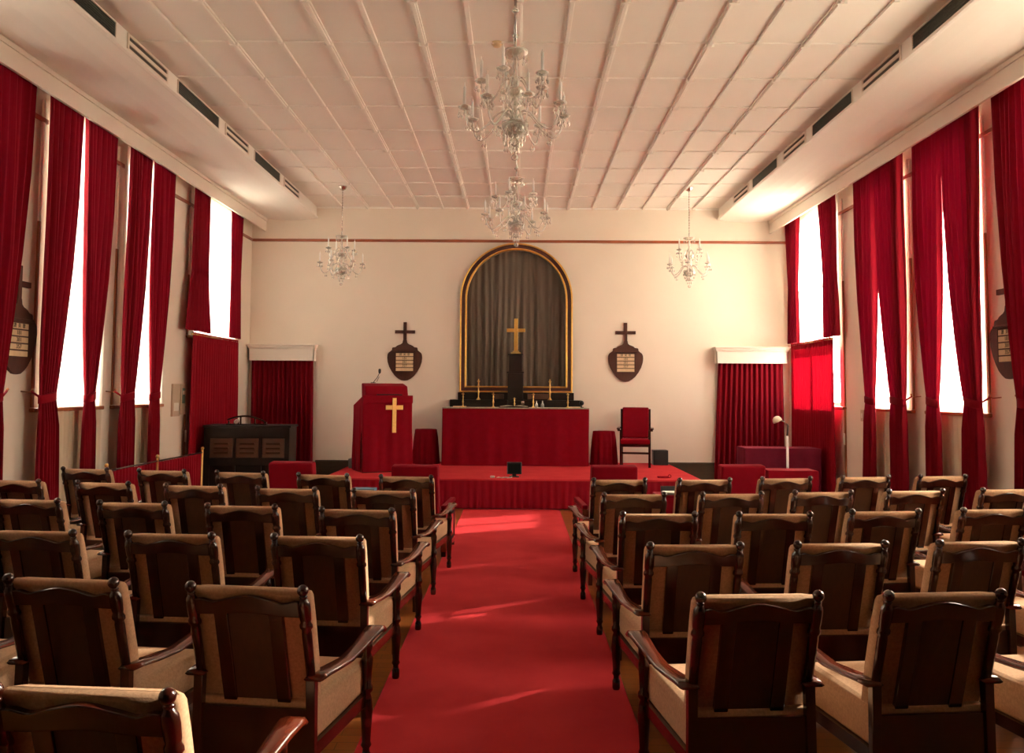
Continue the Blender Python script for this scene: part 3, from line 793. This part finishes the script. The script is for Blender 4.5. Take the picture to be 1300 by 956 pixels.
t = thing('loudspeaker', 'black box loudspeaker on the stage beside the armchair', 'loudspeaker', (2.50, 15.55, SZ))
obj('cabinet', MB().box(0, .27, 0, .24, 0, .27), 'black', t, bevel=.008); obj('grille', MB().box(.015, .255, -.008, -.0005, .015, .255), 'black', t)
obj('cord', MB().tube([(.27, .2, .03), (.31, .15, .008), (.24, .0, .008), (.20, .1, .008)], .006, 6), 'black', t)
t = thing('stage_monitor', 'small black monitor screen standing at the stage edge', 'monitor', (-.03, 13.20, SZ))
obj('foot', MB().box(-.075, .075, 0, .12, 0, .015), 'black', t, bevel=.004); obj('neck', MB().box(-.03, .03, .04, .07, .015, .05), 'black', t)
obj('housing', MB().hexa([(-.115, .02, .045), (.115, .02, .045), (.115, .09, .045), (-.115, .09, .045)], [(-.115, .05, .225), (.115, .05, .225), (.115, .11, .225), (-.115, .11, .225)]), 'black', t, bevel=.01)
obj('screen', MB().hexa([(-.095, .0165, .06), (.095, .0165, .06), (.095, .03, .06), (-.095, .03, .06)], [(-.095, .043, .205), (.095, .043, .205), (.095, .056, .205), (-.095, .056, .205)]), 'screen', t)
tag(obj('cable_coil', MB().tube([(-.30 + .02 * k + .02 * math.sin(k * 1.9), 13.05 + .03 * math.sin(k * 1.3), SZ + .008 + .006 * (k % 2)) for k in range(12)], .007, 6), 'white'), 'small white cable coil on the stage edge beside the monitor', 'cable')
tag(obj('white_plug', MB().box(-.40, -.33, 13.09, 13.13, SZ, SZ + .03), 'white', bevel=.008), 'small white plug on the stage edge next to the cable', 'plug')
t = thing('red_toy_clip', 'small low red object lying near the stage corner beside the chairs', 'clip', (2.28, 13.25, SZ))
obj('body', MB().box(-.09, .09, -.03, .03, 0, .03), 'velvet', t, bevel=.01); obj('loop', MB().tube([(.1 + .022 * math.cos(a * PI / 6), 0, .028 + .022 * math.sin(a * PI / 6)) for a in range(13)], .006, 6), 'velvet', t)

# ------------------------------------------------------------ piano and its surroundings
pn = thing('upright_piano', 'dark brown upright piano with louvred back panels by the red curtain', 'piano', (-4.13, 13.0, 0))
pn.rotation_euler.z = math.radians(3)
W = .645
obj('body', MB().box(-W, W, .03, .55, .10, 1.20), 'altarwood', pn, bevel=.006)
obj('lid', MB().box(-W - .02, W + .02, 0, .58, 1.20, 1.235), 'altarwood', pn, bevel=.008)
obj('plinth', MB().box(-W - .01, W + .01, .01, .57, 0, .10), 'altarwood', pn, bevel=.006)
fb = MB()
xs = [-W, -.57, -.23, -.15, .19, .27, .60, W]
for a, c in ((-W, -.555), (-.21, -.165), (.185, .23), (.575, W)): fb.box(a, c, .0, .03, .10, 1.20)
fb.box(-W, W, .0, .029, 1.04, 1.20).box(-W, W, .0, .029, .62, .74).box(-W, W, .0, .029, .10, .22)
obj('stiles', fb, 'altarwood', pn, bevel=.003)
for a, c in ((-.55, -.215), (-.16, .18), (.235, .57)):
    p_ = obj('louvred_panel', MB().box(a, c, .012, .0295, .745, 1.035), 'pianopanel', pn)
    l = MB()
    for k in range(3): l.hexa([(a + .06, .006, .80 + k * .07), (c - .06, .006, .80 + k * .07), (c - .06, .012, .80 + k * .07), (a + .06, .012, .80 + k * .07)],
                              [(a + .06, -.006, .83 + k * .07), (c - .06, -.006, .83 + k * .07), (c - .06, .012, .83 + k * .07), (a + .06, .012, .83 + k * .07)])
    obj('louvre', l, 'panel', p_)
mr = thing('music_rack', 'low arched dark wooden rack on top of the piano', 'rack', (-4.19, 13.2, 1.235), math.radians(3))
arcp = [(-.30 + .6 * k / 16, 0, .03 + .105 * math.sin(PI * (.12 + .88 * k / 16)) ** .8) for k in range(17)]
obj('arched_bar', MB().ribbon([[(x, -.02, z - .014), (x, .02, z - .014), (x, .02, z + .014), (x, -.02, z + .014)] for x, y, z in arcp], smooth=False), 'darkwood', mr)
obj('base', MB().box(-.31, .31, -.05, .05, 0, .018), 'darkwood', mr, bevel=.004)
for x in (-.28, -.1, .12, .27): obj('upright', MB().box(x - .01, x + .01, -.012, .012, .018, .06 + .06 * (abs(x) < .2)), 'darkwood', mr)
t = thing('glint_disc', 'small round silver disc added for a glint on the piano behind the arched rack', 'ornament', (-4.33, 13.12, 1.235))  # small disc added to give the glint on the piano top
obj('rim', MB().lathe([(.030, -.012), (.044, -.012), (.044, .012), (.030, .012)], (0, 0, .046), 20, 'y'), 'pipe', t); obj('face', MB().lathe([(.0305, -.006), (.0305, .008)], (0, 0, .046), 20, 'y'), 'paper', t)

rl = thing('low_curtain_rail', 'low brass-posted rail hung with red curtain beside the piano', 'rail', (-4.60, 0, 0))
obj('rail_bar', MB().tube([(0, 9.55, .86), (0, 12.44, .86)], .010, 8), 'frame', rl)
obj('curtain', hang(.0, [(.845, 9.55, 12.42, .5), (.02, 9.55, 12.42, 1.1)], 34, .026, 91, 8), 'skirt', rl)
for y in (9.55, 10.9, 12.46):
    ps = obj('post', MB().lathe([(.05, 0), (.045, .015), (.014, .03), (.014, .90)], (0, y, 0), 12), 'brass', rl)
    obj('knob', MB().ball((0, y, .92), .024), 'brass', ps)

# wall fittings
t = thing('wall_mounted_intercom', 'beige intercom panel on the piano-side wall by the window post', 'intercom', (XL, 12.44, 1.38))
obj('housing', MB().box(0, .03, 0, .27, 0, .48), 'beigeplastic', t, bevel=.004); obj('speaker_grille', MB().box(.03, .034, .03, .24, .26, .45), 'vent', t) if False else None
obj('label_plate', MB().box(.03, .033, .04, .22, .08, .20), 'white', t)
t = thing('wall_thermostat', 'slim beige thermostat with a green display beside the intercom panel', 'thermostat', (XL, 12.74, 1.40))
obj('housing', MB().box(0, .035, 0, .17, 0, .46), 'beigeplastic', t, bevel=.004); obj('display', MB().box(.035, .039, .03, .14, .17, .40), 'green', t); obj('label_plate', MB().box(.039, .042, .04, .13, .30, .36), 'white', t)
t = thing('light_switch', 'small brown light switch plate on the desk-lamp-side wall', 'light switch', (XR, 12.58, 1.37))
obj('plate', MB().box(-.012, 0, 0, .12, 0, .17), 'beigeplastic', t, bevel=.003); obj('rocker', MB().box(-.018, -.012, .035, .085, .05, .12), 'white', t)
t = thing('smoke_detector', 'round brass-coloured smoke detector on the ceiling near the big chandelier', 'smoke detector', (-.22, 8.35, ZC))
obj('base', MB().lathe([(.055, -.015), (.06, -.005), (.06, 0)], n=20), 'card', t); obj('dome', MB().lathe([(.015, -.048), (.036, -.040), (.046, -.016)], n=20), 'card', t)

# ------------------------------------------------------------ desk side
t = thing('draped_desk', 'wide desk draped in dull maroon cloth near the corner', 'desk', (4.22, 13.55, 0))
obj('cloth', cloth_box(-.58, .62, 0, .55, .90, .01, 12, .012, 4.4), 'velvet2', t); obj('desk_top', MB().box(-.575, .615, .005, .545, .87, .902), 'velvet2', t, bevel=.006)
b = MB()
for x in (-.54, .58):
    for y in (.05, .5): b = MB().box(x - .025, x + .025, y - .025, y + .025, 0, .87); obj('leg', b, 'darkwood', t)
t = thing('organ_bench', 'low bench covered in red velvet in front of the draped desk', 'bench', (3.57, 11.0, 0))
obj('cover', cloth_box(-.32, .32, 0, .36, .78, .02, 6, .006, 2.0), 'velvet', t); obj('seat', MB().box(-.315, .315, .005, .355, .73, .785), 'velvet', t, bevel=.012)
for x in (-.27, .27):
    for y in (.05, .31): obj('leg', MB().box(x - .02, x + .02, y - .02, y + .02, 0, .73), 'darkwood', t)
t = thing('floor_lamp', 'reading lamp with pale dome shade on a white pole before the desk', 'lamp', (4.13, 13.0, 0))
obj('base', MB().lathe([(.13, 0), (.125, .02), (.02, .03)], n=24), 'white', t)
obj('pole', MB().tube([(0, 0, .02), (0, 0, 1.13)], .019, 12), 'candle', t)
obj('upper_pole', MB().tube([(0, 0, 1.13), (.015, 0, 1.28), (.0, 0, 1.31)], .014, 10), 'greybox', t)
obj('arm', MB().tube([(0, 0, 1.30), (-.05, 0, 1.345), (-.10, 0, 1.37)], .009, 8), 'pipe', t)
sh = MB().lathe([(.006, .055), (.03, .05), (.055, .03), (.068, 0), (.072, -.03), (.066, -.028), (.05, .02), (.01, .04)], n=20)
sh.v = [tuple(Matrix.Rotation(math.radians(-28), 3, 'Y') @ Vector(v) + Vector((-.155, 0, 1.375))) for v in sh.v]
obj('lamp_shade', sh, 'lampshade', t)

# ------------------------------------------------------------ front-row red armchairs
def red_chair():
    t = thing('red_armchair', 'x', 'chair', (0, 0, 0), 0, 'red front-row armchairs')
    # local: +y front, y=0 rear of back
    obj('backrest', MB().hexa([(-.26, .0, .30), (.26, .0, .30), (.26, .16, .30), (-.26, .16, .30)], [(-.25, -.10, .975), (.25, -.10, .975), (.25, .04, .99), (-.25, .04, .99)]), 'velvet', t, bevel=.022, seg=3)
    obj('seat', MB().box(-.26, .26, .12, .78, .28, .44), 'velvet', t, bevel=.03, seg=3)
    obj('seat_frame', MB().box(-.26, .26, .05, .80, .16, .28), 'darkwood', t, bevel=.004)
    for s in (-1, 1):
        a, c = sorted((s * .275, s * .335))
        sp = obj('side_panel', MB().box(a, c, .02, .82, .05, .50), 'armwood', t, bevel=.006)
        e0, e1 = sorted((s * .335, s * .341))
        m = MB()
        for q in ((.28, .30, .12, .42), (.68, .70, .12, .42)): m.box(e0, e1, *q)
        m.box(e0, e1, .30, .68, .12, .14).box(e0, e1, .30, .68, .40, .42)
        obj('inlay', m, 'altarwood', sp)
        obj('armrest', MB().box(a - .004, c + .004, .04, .80, .50, .545), 'velvet', t, bevel=.015, seg=3)
        for y in (.05, .78): obj('foot', MB().box(a + .005, c - .005, y - .02, y + .02, 0, .05), 'darkwood', t)
    return t
rc0 = red_chair()
spots = [(-1.085, 9.2, -3, 'red velvet armchair at the front, pulpit side, on the aisle'), (-2.49, 9.5, -6, 'red velvet armchair at the front, pulpit side, farther from the aisle'),
         (1.06, 9.3, 3, 'red velvet armchair at the front, desk side, on the aisle'), (2.50, 9.5, 6, 'red velvet armchair at the front, desk side, farther from the aisle')]
for i, (x, y, a, lab) in enumerate(spots):
    if i == 0: rc0.location = (x, y, 0); rc0.rotation_euler.z = math.radians(a); rc0['label'] = lab
    else: dup(rc0, (x, y, 0), math.radians(a), lab)
def side_table(x, y, lab, tl):
    t = thing('side_table', lab, 'table', (x, y, 0), 0, 'small side tables between the red armchairs')
    obj('table_top', MB().box(-.22, .22, -.16, .16, .60, .63), 'velvet', t, bevel=.008)
    obj('skirt', cloth_box(-.21, .21, -.15, .15, .60, .02, 8, .008, 1.5), 'velvet', t)
    for sx in (-.17, .17):
        for sy in (-.11, .11): obj('leg', MB().box(sx - .015, sx + .015, sy - .015, sy + .015, 0, .6), 'darkwood', t)
side_table(-1.76, 9.75, 'small red-skirted table between the red armchairs, pulpit side', None)
side_table(1.80, 9.75, 'small red-skirted table between the red armchairs, desk side', None)
t = thing('blue_book', 'blue-edged book on the side table before the pulpit', 'book', (-1.73, 9.7, .63))
obj('cover', MB().box(-.13, .13, -.10, .10, 0, .004).box(-.13, .13, -.10, .10, .036, .04).box(.126, .13, -.10, .10, .004, .036), 'bluebook', t); obj('pages', MB().box(-.12, .125, -.095, .095, .0045, .0355), 'paper', t)
t = thing('open_music_case', 'open grey folder propped on the side table, desk side', 'folder', (1.78, 9.7, .63))
obj('tray', MB().box(-.12, .12, -.10, .10, 0, .02), 'greybox', t, bevel=.003)
obj('back_flap', MB().hexa([(-.12, .10, .0), (.12, .10, .0), (.12, .112, .0), (-.12, .112, .0)], [(-.12, .12, .075), (.12, .12, .075), (.12, .132, .075), (-.12, .132, .075)]), 'black', t)
obj('page_sheet', MB().box(-.11, .11, -.09, .09, .0205, .026), 'paper', t)

# ------------------------------------------------------------ congregation armchairs
SL = .30     # backward lean per metre of height above the arms
def yb_(z): return .125 - SL * (z - .60)
def shear_prism(outline, n0, n1):
    b = MB(); n = len(outline)
    vs = [(x, yb_(z) + n0, z) for x, z in outline] + [(x, yb_(z) + n1, z) for x, z in outline]
    return b.add(vs, [(i, (i + 1) % n, n + (i + 1) % n, n + i) for i in range(n)] + [tuple(range(n - 1, -1, -1)), tuple(range(n, 2 * n))])
def pew_chair():
    t = thing('wooden_armchair', 'x', 'chair', (0, 0, 0), 0, 'rows of wooden armchairs with beige upholstery')
    # cushions
    b = MB(); rows = []
    N = 18
    def cush_sec(z, hw, n0, n1, ins):
        y = yb_(z); r = .022
        return [(-hw + ins, y + n0, z), (-hw, y + n0 + r, z), (-hw, y + n1 - r, z), (-hw + r + ins, y + n1, z), (hw - r - ins, y + n1, z), (hw, y + n1 - r, z), (hw, y + n0 + r, z), (hw - ins, y + n0, z)]
    secs = [cush_sec(.44, .235, .018, .095, .008), cush_sec(.46, .243, .014, .10, .006), cush_sec(.65, .25, .014, .105, .006), cush_sec(.85, .256, .014, .095, .006),
            cush_sec(.945, .257, .014, .088, .006), cush_sec(.962, .253, .018, .082, .01), cush_sec(.970, .238, .030, .068, .02)]
    b.ribbon(secs); o = obj('back_cushion', b, 'beige', t)
    s = MB()
    def ss(z, w0, w1, y0, y1): return [(-w0, y0, z), (w0, y0, z), (w1, y1, z), (-w1, y1, z)]
    s.ribbon([ss(.335, .245, .275, .15, .73), ss(.345, .252, .283, .14, .745), ss(.47, .252, .283, .14, .75), ss(.492, .245, .273, .15, .735), ss(.50, .22, .24, .18, .69)], smooth=False)
    obj('seat', s, 'beige', t, bevel=.012)
    # back frame
    for sx in (-1, 1):
        prof = [(.0, .60), (.019, .60), (.021, .79), (.019, .808), (.027, .818), (.027, .830), (.021, .842), (.024, .855), (.026, .90), (.024, .925), (.017, .935), (.012, .95)]
        p = MB(); secs = []
        for r, z in prof[1:]:
            secs.append([(sx * .239 + r * math.cos(2 * PI * k / 12 + PI / 12), yb_(z) + r * math.sin(2 * PI * k / 12 + PI / 12), z) for k in range(12)])
        p.ribbon(secs); po = obj('back_post', p, 'darkwood', t)
        f = MB().ball((sx * .239, yb_(.975), .976), .0235, 12, 8, 1.0); f.lathe([(.011, .94), (.018, .950), (.011, .958)], (sx * .239, yb_(.95), 0), 12)
        obj('finial', f, 'darkwood', po)
        a, c = sorted((sx * .088, sx * .146))
        obj('stile', shear_prism([(a, .45), (c, .45), (c, .885), (a, .885)], -.014, .012), 'darkwood', t, bevel=.003)
        # rear leg: post continues straight down from the arm
        l = MB().hexa([(sx * .252 - .018, .105, 0), (sx * .252 + .018, .105, 0), (sx * .252 + .018, .140, 0), (sx * .252 - .018, .140, 0)],
                      [(sx * .243 - .02, .105, .605), (sx * .243 + .02, .105, .605), (sx * .243 + .02, .145, .605), (sx * .243 - .02, .145, .605)])
        obj('leg', l, 'darkwood', t, bevel=.003)
        lp = [(.020, 0), (.024, .012), (.024, .05), (.017, .065), (.017, .08), (.026, .095), (.021, .11), (.024, .17), (.030, .25), (.024, .31), (.017, .335), (.028, .35), (.028, .365), (.020, .38), (.023, .44), (.028, .50), (.018, .53), (.026, .545), (.024, .60)]
        obj('leg', MB().lathe(lp, (sx * .300, .715, 0), 14), 'darkwood', t)
        # curved armrest
        pts = [(.258, .10, .600), (.262, .17, .600), (.270, .28, .588), (.286, .42, .580), (.303, .56, .598), (.316, .67, .622), (.322, .75, .632), (.325, .80, .622), (.325, .825, .602)]
        wd = [.042, .046, .043, .038, .038, .044, .050, .046, .034]; th = [.010, .011, .011, .010, .011, .012, .013, .012, .009]
        secs = []
        for (x, y_, z), w, h in zip(pts, wd, th):
            secs.append([(sx * x - w, y_, z - h * .4), (sx * x - w * .7, y_, z + h), (sx * x + w * .7, y_, z + h), (sx * x + w, y_, z - h * .4), (sx * x + w * .7, y_, z - h), (sx * x - w * .7, y_, z - h)])
        obj('armrest', MB().ribbon(secs), 'armwood', t)
        obj('side_rail', MB().hexa([(sx * .255 - .012, .14, .28), (sx * .255 + .012, .14, .28), (sx * .288 + .012, .70, .28), (sx * .288 - .012, .70, .28)],
                                   [(sx * .255 - .012, .14, .335), (sx * .255 + .012, .14, .335), (sx * .288 + .012, .70, .335), (sx * .288 - .012, .70, .335)]), 'darkwood', t)
    # crest rail with its wavy upper edge
    up = []
    for k in range(33):
        x = -.222 + .444 * k / 32
        z = .922 + .026 * math.exp(-(x / .095) ** 2) + .008 * math.exp(-((abs(x) - .20) / .03) ** 2) - .006 * math.exp(-((abs(x) - .145) / .03) ** 2)
        up.append((x, z))
    lowe = [(.222 - .444 * k / 16, .862 + .012 * math.exp(-((.222 - .444 * k / 16) / .10) ** 2)) for k in range(17)]
    # strip build so that the concave outline fills cleanly
    c = MB()
    for k in range(32):
        (xa, za), (xb, zb) = up[k], up[k + 1]
        la = .862 + .012 * math.exp(-(xa / .10) ** 2); lb = .862 + .012 * math.exp(-(xb / .10) ** 2)
        def q(x, z, n): return (x, yb_(z) + n, z)
        c.add([q(xa, la, -.018), q(xb, lb, -.018), q(xb, zb, -.018), q(xa, za, -.018), q(xa, la, .014), q(xb, lb, .014), q(xb, zb, .014), q(xa, za, .014)],
              [(0, 1, 2, 3), (7, 6, 5, 4), (3, 2, 6, 7), (4, 5, 1, 0)] + ([(0, 3, 7, 4)] if k == 0 else []) + ([(1, 5, 6, 2)] if k == 31 else []))
    obj('crest_rail', c, 'darkwood', t, bevel=.005)
    obj('back_panel', shear_prism([(-.088, .46), (.088, .46), (.088, .88), (-.088, .88)], -.004, .008), 'panel', t)
    obj('lower_rail', shear_prism([(-.222, .40), (.222, .40), (.222, .46), (-.222, .46)], -.016, .012), 'darkwood', t, bevel=.003)
    obj('front_rail', MB().box(-.28, .28, .70, .725, .27, .335), 'darkwood', t, bevel=.003)
    obj('rear_rail', MB().box(-.235, .235, .118, .136, .27, .47), 'darkwood', t, bevel=.003)
    return t
import bmesh
ch0 = pew_chair()
# bake bevels once so that copies share finished meshes
def bake(o):
    if o.type == 'MESH' and o.modifiers:
        dg = bpy.context.evaluated_depsgraph_get(); me = bpy.data.meshes.new_from_object(o.evaluated_get(dg)); o.modifiers.clear(); o.data = me
    for c_ in o.children: bake(c_)
bpy.context.view_layer.update(); bake(ch0)
rows = {  # (x, y) of the point below the back top; rows counted from the stage
 ('pulpit', 1): [(-1.035, 7.98, -5), (-1.845, 8.10, -7), (-2.69, 8.27, -8), (-3.51, 8.40, -8), (-4.33, 8.52, -8)],
 ('pulpit', 2): [(-1.07, 6.84, -4), (-1.875, 6.93, -5), (-2.70, 7.10, -6), (-3.54, 7.27, -9), (-4.38, 7.40, -9)],
 ('pulpit', 3): [(-1.075, 5.74, -4), (-1.90, 5.88, -4), (-2.71, 6.00, -5), (-3.53, 6.13, -7)],
 ('pulpit', 4): [(-1.09, 4.67, -4), (-1.915, 4.715, -4), (-2.715, 4.78, -5), (-3.54, 4.90, -6)],
 ('pulpit', 5): [(-1.093, 3.465, -7), (-1.91, 3.58, -7), (-2.72, 3.70, -7)],
 ('pulpit', 6): [(-1.15, 2.27, -4)],
 ('desk', 1): [(.95, 7.83, 5), (1.745, 7.88, 7), (2.555, 8.06, 8), (3.38, 8.25, 8), (4.19, 8.38, 8)],
 ('desk', 2): [(.93, 6.71, 4), (1.72, 6.79, 5), (2.50, 6.95, 7), (3.32, 7.09, 8), (4.18, 7.25, 8)],
 ('desk', 3): [(.945, 5.64, 2), (1.72, 5.68, 3), (2.525, 5.84, 7), (3.35, 5.98, 8)],
 ('desk', 4): [(.945, 4.50, 3), (1.738, 4.57, 4), (2.53, 4.66, 7), (3.37, 4.80, 7)],
 ('desk', 5): [(.968, 3.395, 5), (1.727, 3.45, 6), (2.53, 3.57, 7)],
}
nth = ['on the aisle', 'second from the aisle', 'third from the aisle', 'fourth from the aisle', 'fifth from the aisle']
first = True
for (side, r), L in rows.items():
    for i, (x, y, a) in enumerate(L):
        lab = f'beige-cushioned wooden armchair, {side}-side block, {["", "front", "second", "third", "fourth", "fifth", "sixth"][r]} row, {nth[i]}'
        # turned about the back top; keep measured yaw small variations
        if first: ch0.location = (x, y, 0); ch0.rotation_euler.z = math.radians(a); ch0['label'] = lab; first = False
        else: dup(ch0, (x, y, 0), math.radians(a), lab)

# ------------------------------------------------------------ chandeliers
def chandelier(R, H, n_low, n_up, name_label, loc_, zc, simple=False):
    """crystal chandelier hung from zc. local z=0 is the lowest drop."""
    t = thing('crystal_chandelier', name_label, 'chandelier', loc_, 0, 'crystal chandeliers')
    k = H / .96
    def P(lst): return [(r * k, z * k) for r, z in lst]
    obj('stem', MB().lathe(P([(.012, .12), (.05, .15), (.025, .19), (.03, .28), (.045, .33), (.02, .38), (.025, .43), (.055, .46), (.03, .5), (.018, .56), (.03, .62), (.04, .68), (.016, .74), (.022, .80), (.01, .90), (.012, 1.0)]), n=14), 'crystal', t)
    obj('lower_bowl', MB().lathe(P([(.012, .19), (.06, .205), (.10, .245), (.115, .30), (.108, .30), (.09, .255), (.05, .22), (.012, .21)]), n=20), 'crystal', t)
    obj('lower_collar', MB().lathe(P([(.10, .30), (.108, .30), (.108, .318), (.10, .318)]), n=20), 'pipe', t)
    obj('upper_bowl', MB().lathe(P([(.012, .52), (.045, .53), (.075, .565), (.08, .60), (.074, .60), (.05, .56), (.012, .54)]), n=20), 'crystal', t)
    obj('canopy_dish', MB().lathe(P([(.02, .86), (.06, .865), (.105, .90), (.11, .915), (.10, .91), (.05, .885), (.02, .88)]), n=20), 'crystal', t)
    obj('ball_drop', MB().ball((0, 0, .03 * k), .03 * k, 12, 8), 'crystal', t)
    # hanging chain and ceiling rose
    L = zc - loc_[2]
    if simple:
        b = MB(); z = 1.0 * k
        while z < L - .05:
            b.ball((0, 0, z), .010, 6, 4, 1.9); z += .045
        b.tube([(0, 0, .95 * k), (0, 0, L - .04)], .004, 6); obj('chain', b, 'pipe', t)
    else:
        obj('suspension_rod', MB().tube([(0, 0, .98 * k), (0, 0, L - .05)], .012, 8), 'pipe', t)
        b = MB(); z = 1.05 * k
        while z < L - .1:
            b.ball((0, 0, z), .032, 10, 6, .6); z += .22
        obj('glass_beads', b, 'crystal', t)
    obj('ceiling_rose', MB().lathe([(.015, L - .07), (.05, L - .05), (.07, L - .01), (.075, L)], n=16), 'pipe', t)
    rr = random.Random(int(R * 1000))
    pm = MB().tube([(0, 0, 0), (0, 0, -.036 * k)], .0016 * k, 4, False)
    pm.lathe([(.0005, -.074 * k), (.0115 * k, -.056 * k), (.007 * k, -.040 * k), (.0005, -.034 * k)], n=6, smooth=False)
    pmesh = pm.mesh('prism', 'crystal')
    def drops(par, c, z, n, rad, long=.05):
        for q in range(n):
            a = 2 * PI * q / n + .3; x, y = c[0] + rad * math.cos(a), c[1] + rad * math.sin(a)
            o = bpy.data.objects.new('prism', pmesh); COL.objects.link(o); o.parent = par; o.location = (x, y, z)
    def tier(n, r, z0, zcup, off, hc):
        for q in range(n):
            a = 2 * PI * q / n + off; ca, sa = math.cos(a), math.sin(a)
            rs = [.05, .16, .34, .55, .78, .93, 1.0]; zs = [.00, .06, .03, -.09, -.165, -.115, 0]
            pts = []
            for i in range(len(rs) - 1):
                for u in (0, .33, .66):
                    s_ = u
                    def cr_(v, i=i, s_=s_):
                        p0, p1, p2, p3 = v[max(i - 1, 0)], v[i], v[i + 1], v[min(i + 2, len(v) - 1)]
                        return .5 * (2 * p1 + (p2 - p0) * s_ + (2 * p0 - 5 * p1 + 4 * p2 - p3) * s_ ** 2 + (3 * p1 - p0 - 3 * p2 + p3) * s_ ** 3)
                    R_ = cr_(rs) * r; Z = z0 + (zcup - z0) * min(1, cr_(rs)) + cr_(zs) * k
                    pts.append((R_ * ca, R_ * sa, Z))
            pts.append((r * ca, r * sa, zcup))
            arm = obj('arm', MB().tube(pts, .0085 * k if not simple else .009, 7), 'crystal', t)
            c = (r * ca, r * sa, zcup)
            obj('drip_pan', MB().lathe(P([(.010, -.012), (.045, .0), (.056, .016), (.050, .014), (.03, .006), (.012, .004)]), c, 14), 'crystal', arm)
            obj('candle_cup', MB().lathe(P([(.012, 0), (.018, .012), (.014, .026), (.016, .034)]), c, 10), 'pipe', arm)
            obj('candle', MB().lathe(P([(.0125, .034), (.0125, hc), (.0045, hc + .012), (.0018, hc + .038)]), c, 10), 'candle', arm)
            drops(arm, c, c[2] - .002, 7, .048 * k)
            # one swag drop below the arm's lowest point
            m_ = pts[len(pts) // 2 + 2]; drops(arm, m_, m_[2] - .005, 2, .012 * k)
    tier(n_low, R, .33 * k, .40 * k, .25, .18)
    tier(n_up, R * .66, .62 * k, .66 * k, .6, .18)
    for rad, z, n in ((.105, .29, 14), (.085, .235, 12), (.06, .19, 10), (.035, .14, 6)): drops(t, (0, 0), z * k, n, rad * k)
    drops(t, (0, 0), .895 * k, 12, .10 * k); drops(t, (0, 0), .56 * k, 10, .075 * k)
    return t
chandelier(.43, .98, 8, 5, 'large crystal chandelier nearest the camera over the aisle', (-.03, 7.0, 3.71), ZC)
chandelier(.43, .98, 8, 5, 'large crystal chandelier over the aisle, closer to the altar', (-.02, 11.3, 3.72), ZC)
chandelier(.36, .90, 6, 4, 'small crystal chandelier on a thin chain, pulpit side', (-3.02, 14.4, 3.57), ZC, True)
chandelier(.36, .90, 6, 4, 'small crystal chandelier on a thin chain, desk side', (2.93, 14.35, 3.56), ZC, True)

# ------------------------------------------------------------ light
w = bpy.data.worlds.new('sky'); SC.world = w; w.use_nodes = True
bg = w.node_tree.nodes['Background']; bg.inputs['Color'].default_value = (1.0, .97, .92, 1)
nt_ = w.node_tree; g_ = nt_.nodes.new('ShaderNodeTexCoord'); sx_ = nt_.nodes.new('ShaderNodeSeparateXYZ'); mr_ = nt_.nodes.new('ShaderNodeMapRange')
nt_.links.new(g_.outputs['Generated'], sx_.inputs[0]); nt_.links.new(sx_.outputs['X'], mr_.inputs['Value'])   # brighter towards the sun's side of the sky
mr_.inputs['From Min'].default_value = -1; mr_.inputs['From Max'].default_value = 1; mr_.inputs['To Min'].default_value = 13; mr_.inputs['To Max'].default_value = 35
nt_.links.new(mr_.outputs[0], bg.inputs['Strength'])
def portal(x, y0, y1, sgn):
    SILL = sill_of(sgn, y0)
    l = bpy.data.lights.new('window_portal', 'AREA'); l.shape = 'RECTANGLE'; l.size = HEAD - SILL; l.size_y = y1 - y0; l.cycles.is_portal = True
    o = bpy.data.objects.new('window_portal', l); COL.objects.link(o); o.location = (x, (y0 + y1) / 2, (SILL + HEAD) / 2)
    o.rotation_euler = (0, sgn * PI / 2, 0)
for a, c in WIN_L: portal(XL - T - .02, a, c, -1)
for a, c in WIN_R: portal(XR + T + .02, a, c, 1)
sl = bpy.data.lights.new('sun', 'SUN'); sl.energy = 100; sl.angle = math.radians(1.2); sl.color = (1, .92, .8)
so = bpy.data.objects.new('sun', sl); COL.objects.link(so)
d = Vector((-.88, -.47, -.5)).normalized(); so.rotation_euler = d.to_track_quat('-Z', 'Y').to_euler()

# ------------------------------------------------------------ camera
F = 1075.0; Yc = Vector((6, 63, F)).normalized(); Zc = Vector((.006, -1, 0)); Zc = (Zc - Zc.dot(Yc) * Yc).normalized(); Xc = Yc.cross(Zc)
rows_ = [Vector((Xc[i], Yc[i], Zc[i])) for i in range(3)]
r0, r1, r2 = rows_
m = Matrix(((r0.x, -r1.x, -r2.x, 0), (r0.y, -r1.y, -r2.y, 0), (r0.z, -r1.z, -r2.z, 0), (0, 0, 0, 1)))
cam = bpy.data.cameras.new('camera'); co = bpy.data.objects.new('camera', cam); COL.objects.link(co)
co.matrix_world = Matrix.Translation((0, 0, 1.78)) @ m
cam.sensor_width = 36; cam.sensor_fit = 'HORIZONTAL'; cam.lens = F * 36 / 1300; cam.shift_y = -44 / 1300; cam.clip_start = .05; cam.clip_end = 200
SC.camera = co
SC.view_settings.view_transform = 'Standard'; SC.view_settings.look = 'None'; SC.view_settings.gamma = 1; SC.view_settings.exposure = -0.04
SC.view_settings.use_curve_mapping = False
c_ = SC.cycles; c_.max_bounces = 10; c_.diffuse_bounces = 6; c_.glossy_bounces = 3; c_.transmission_bounces = 6; c_.transparent_max_bounces = 24
c_.use_denoising = True; c_.sample_clamp_indirect = 8; c_.caustics_reflective = False; c_.caustics_refractive = False
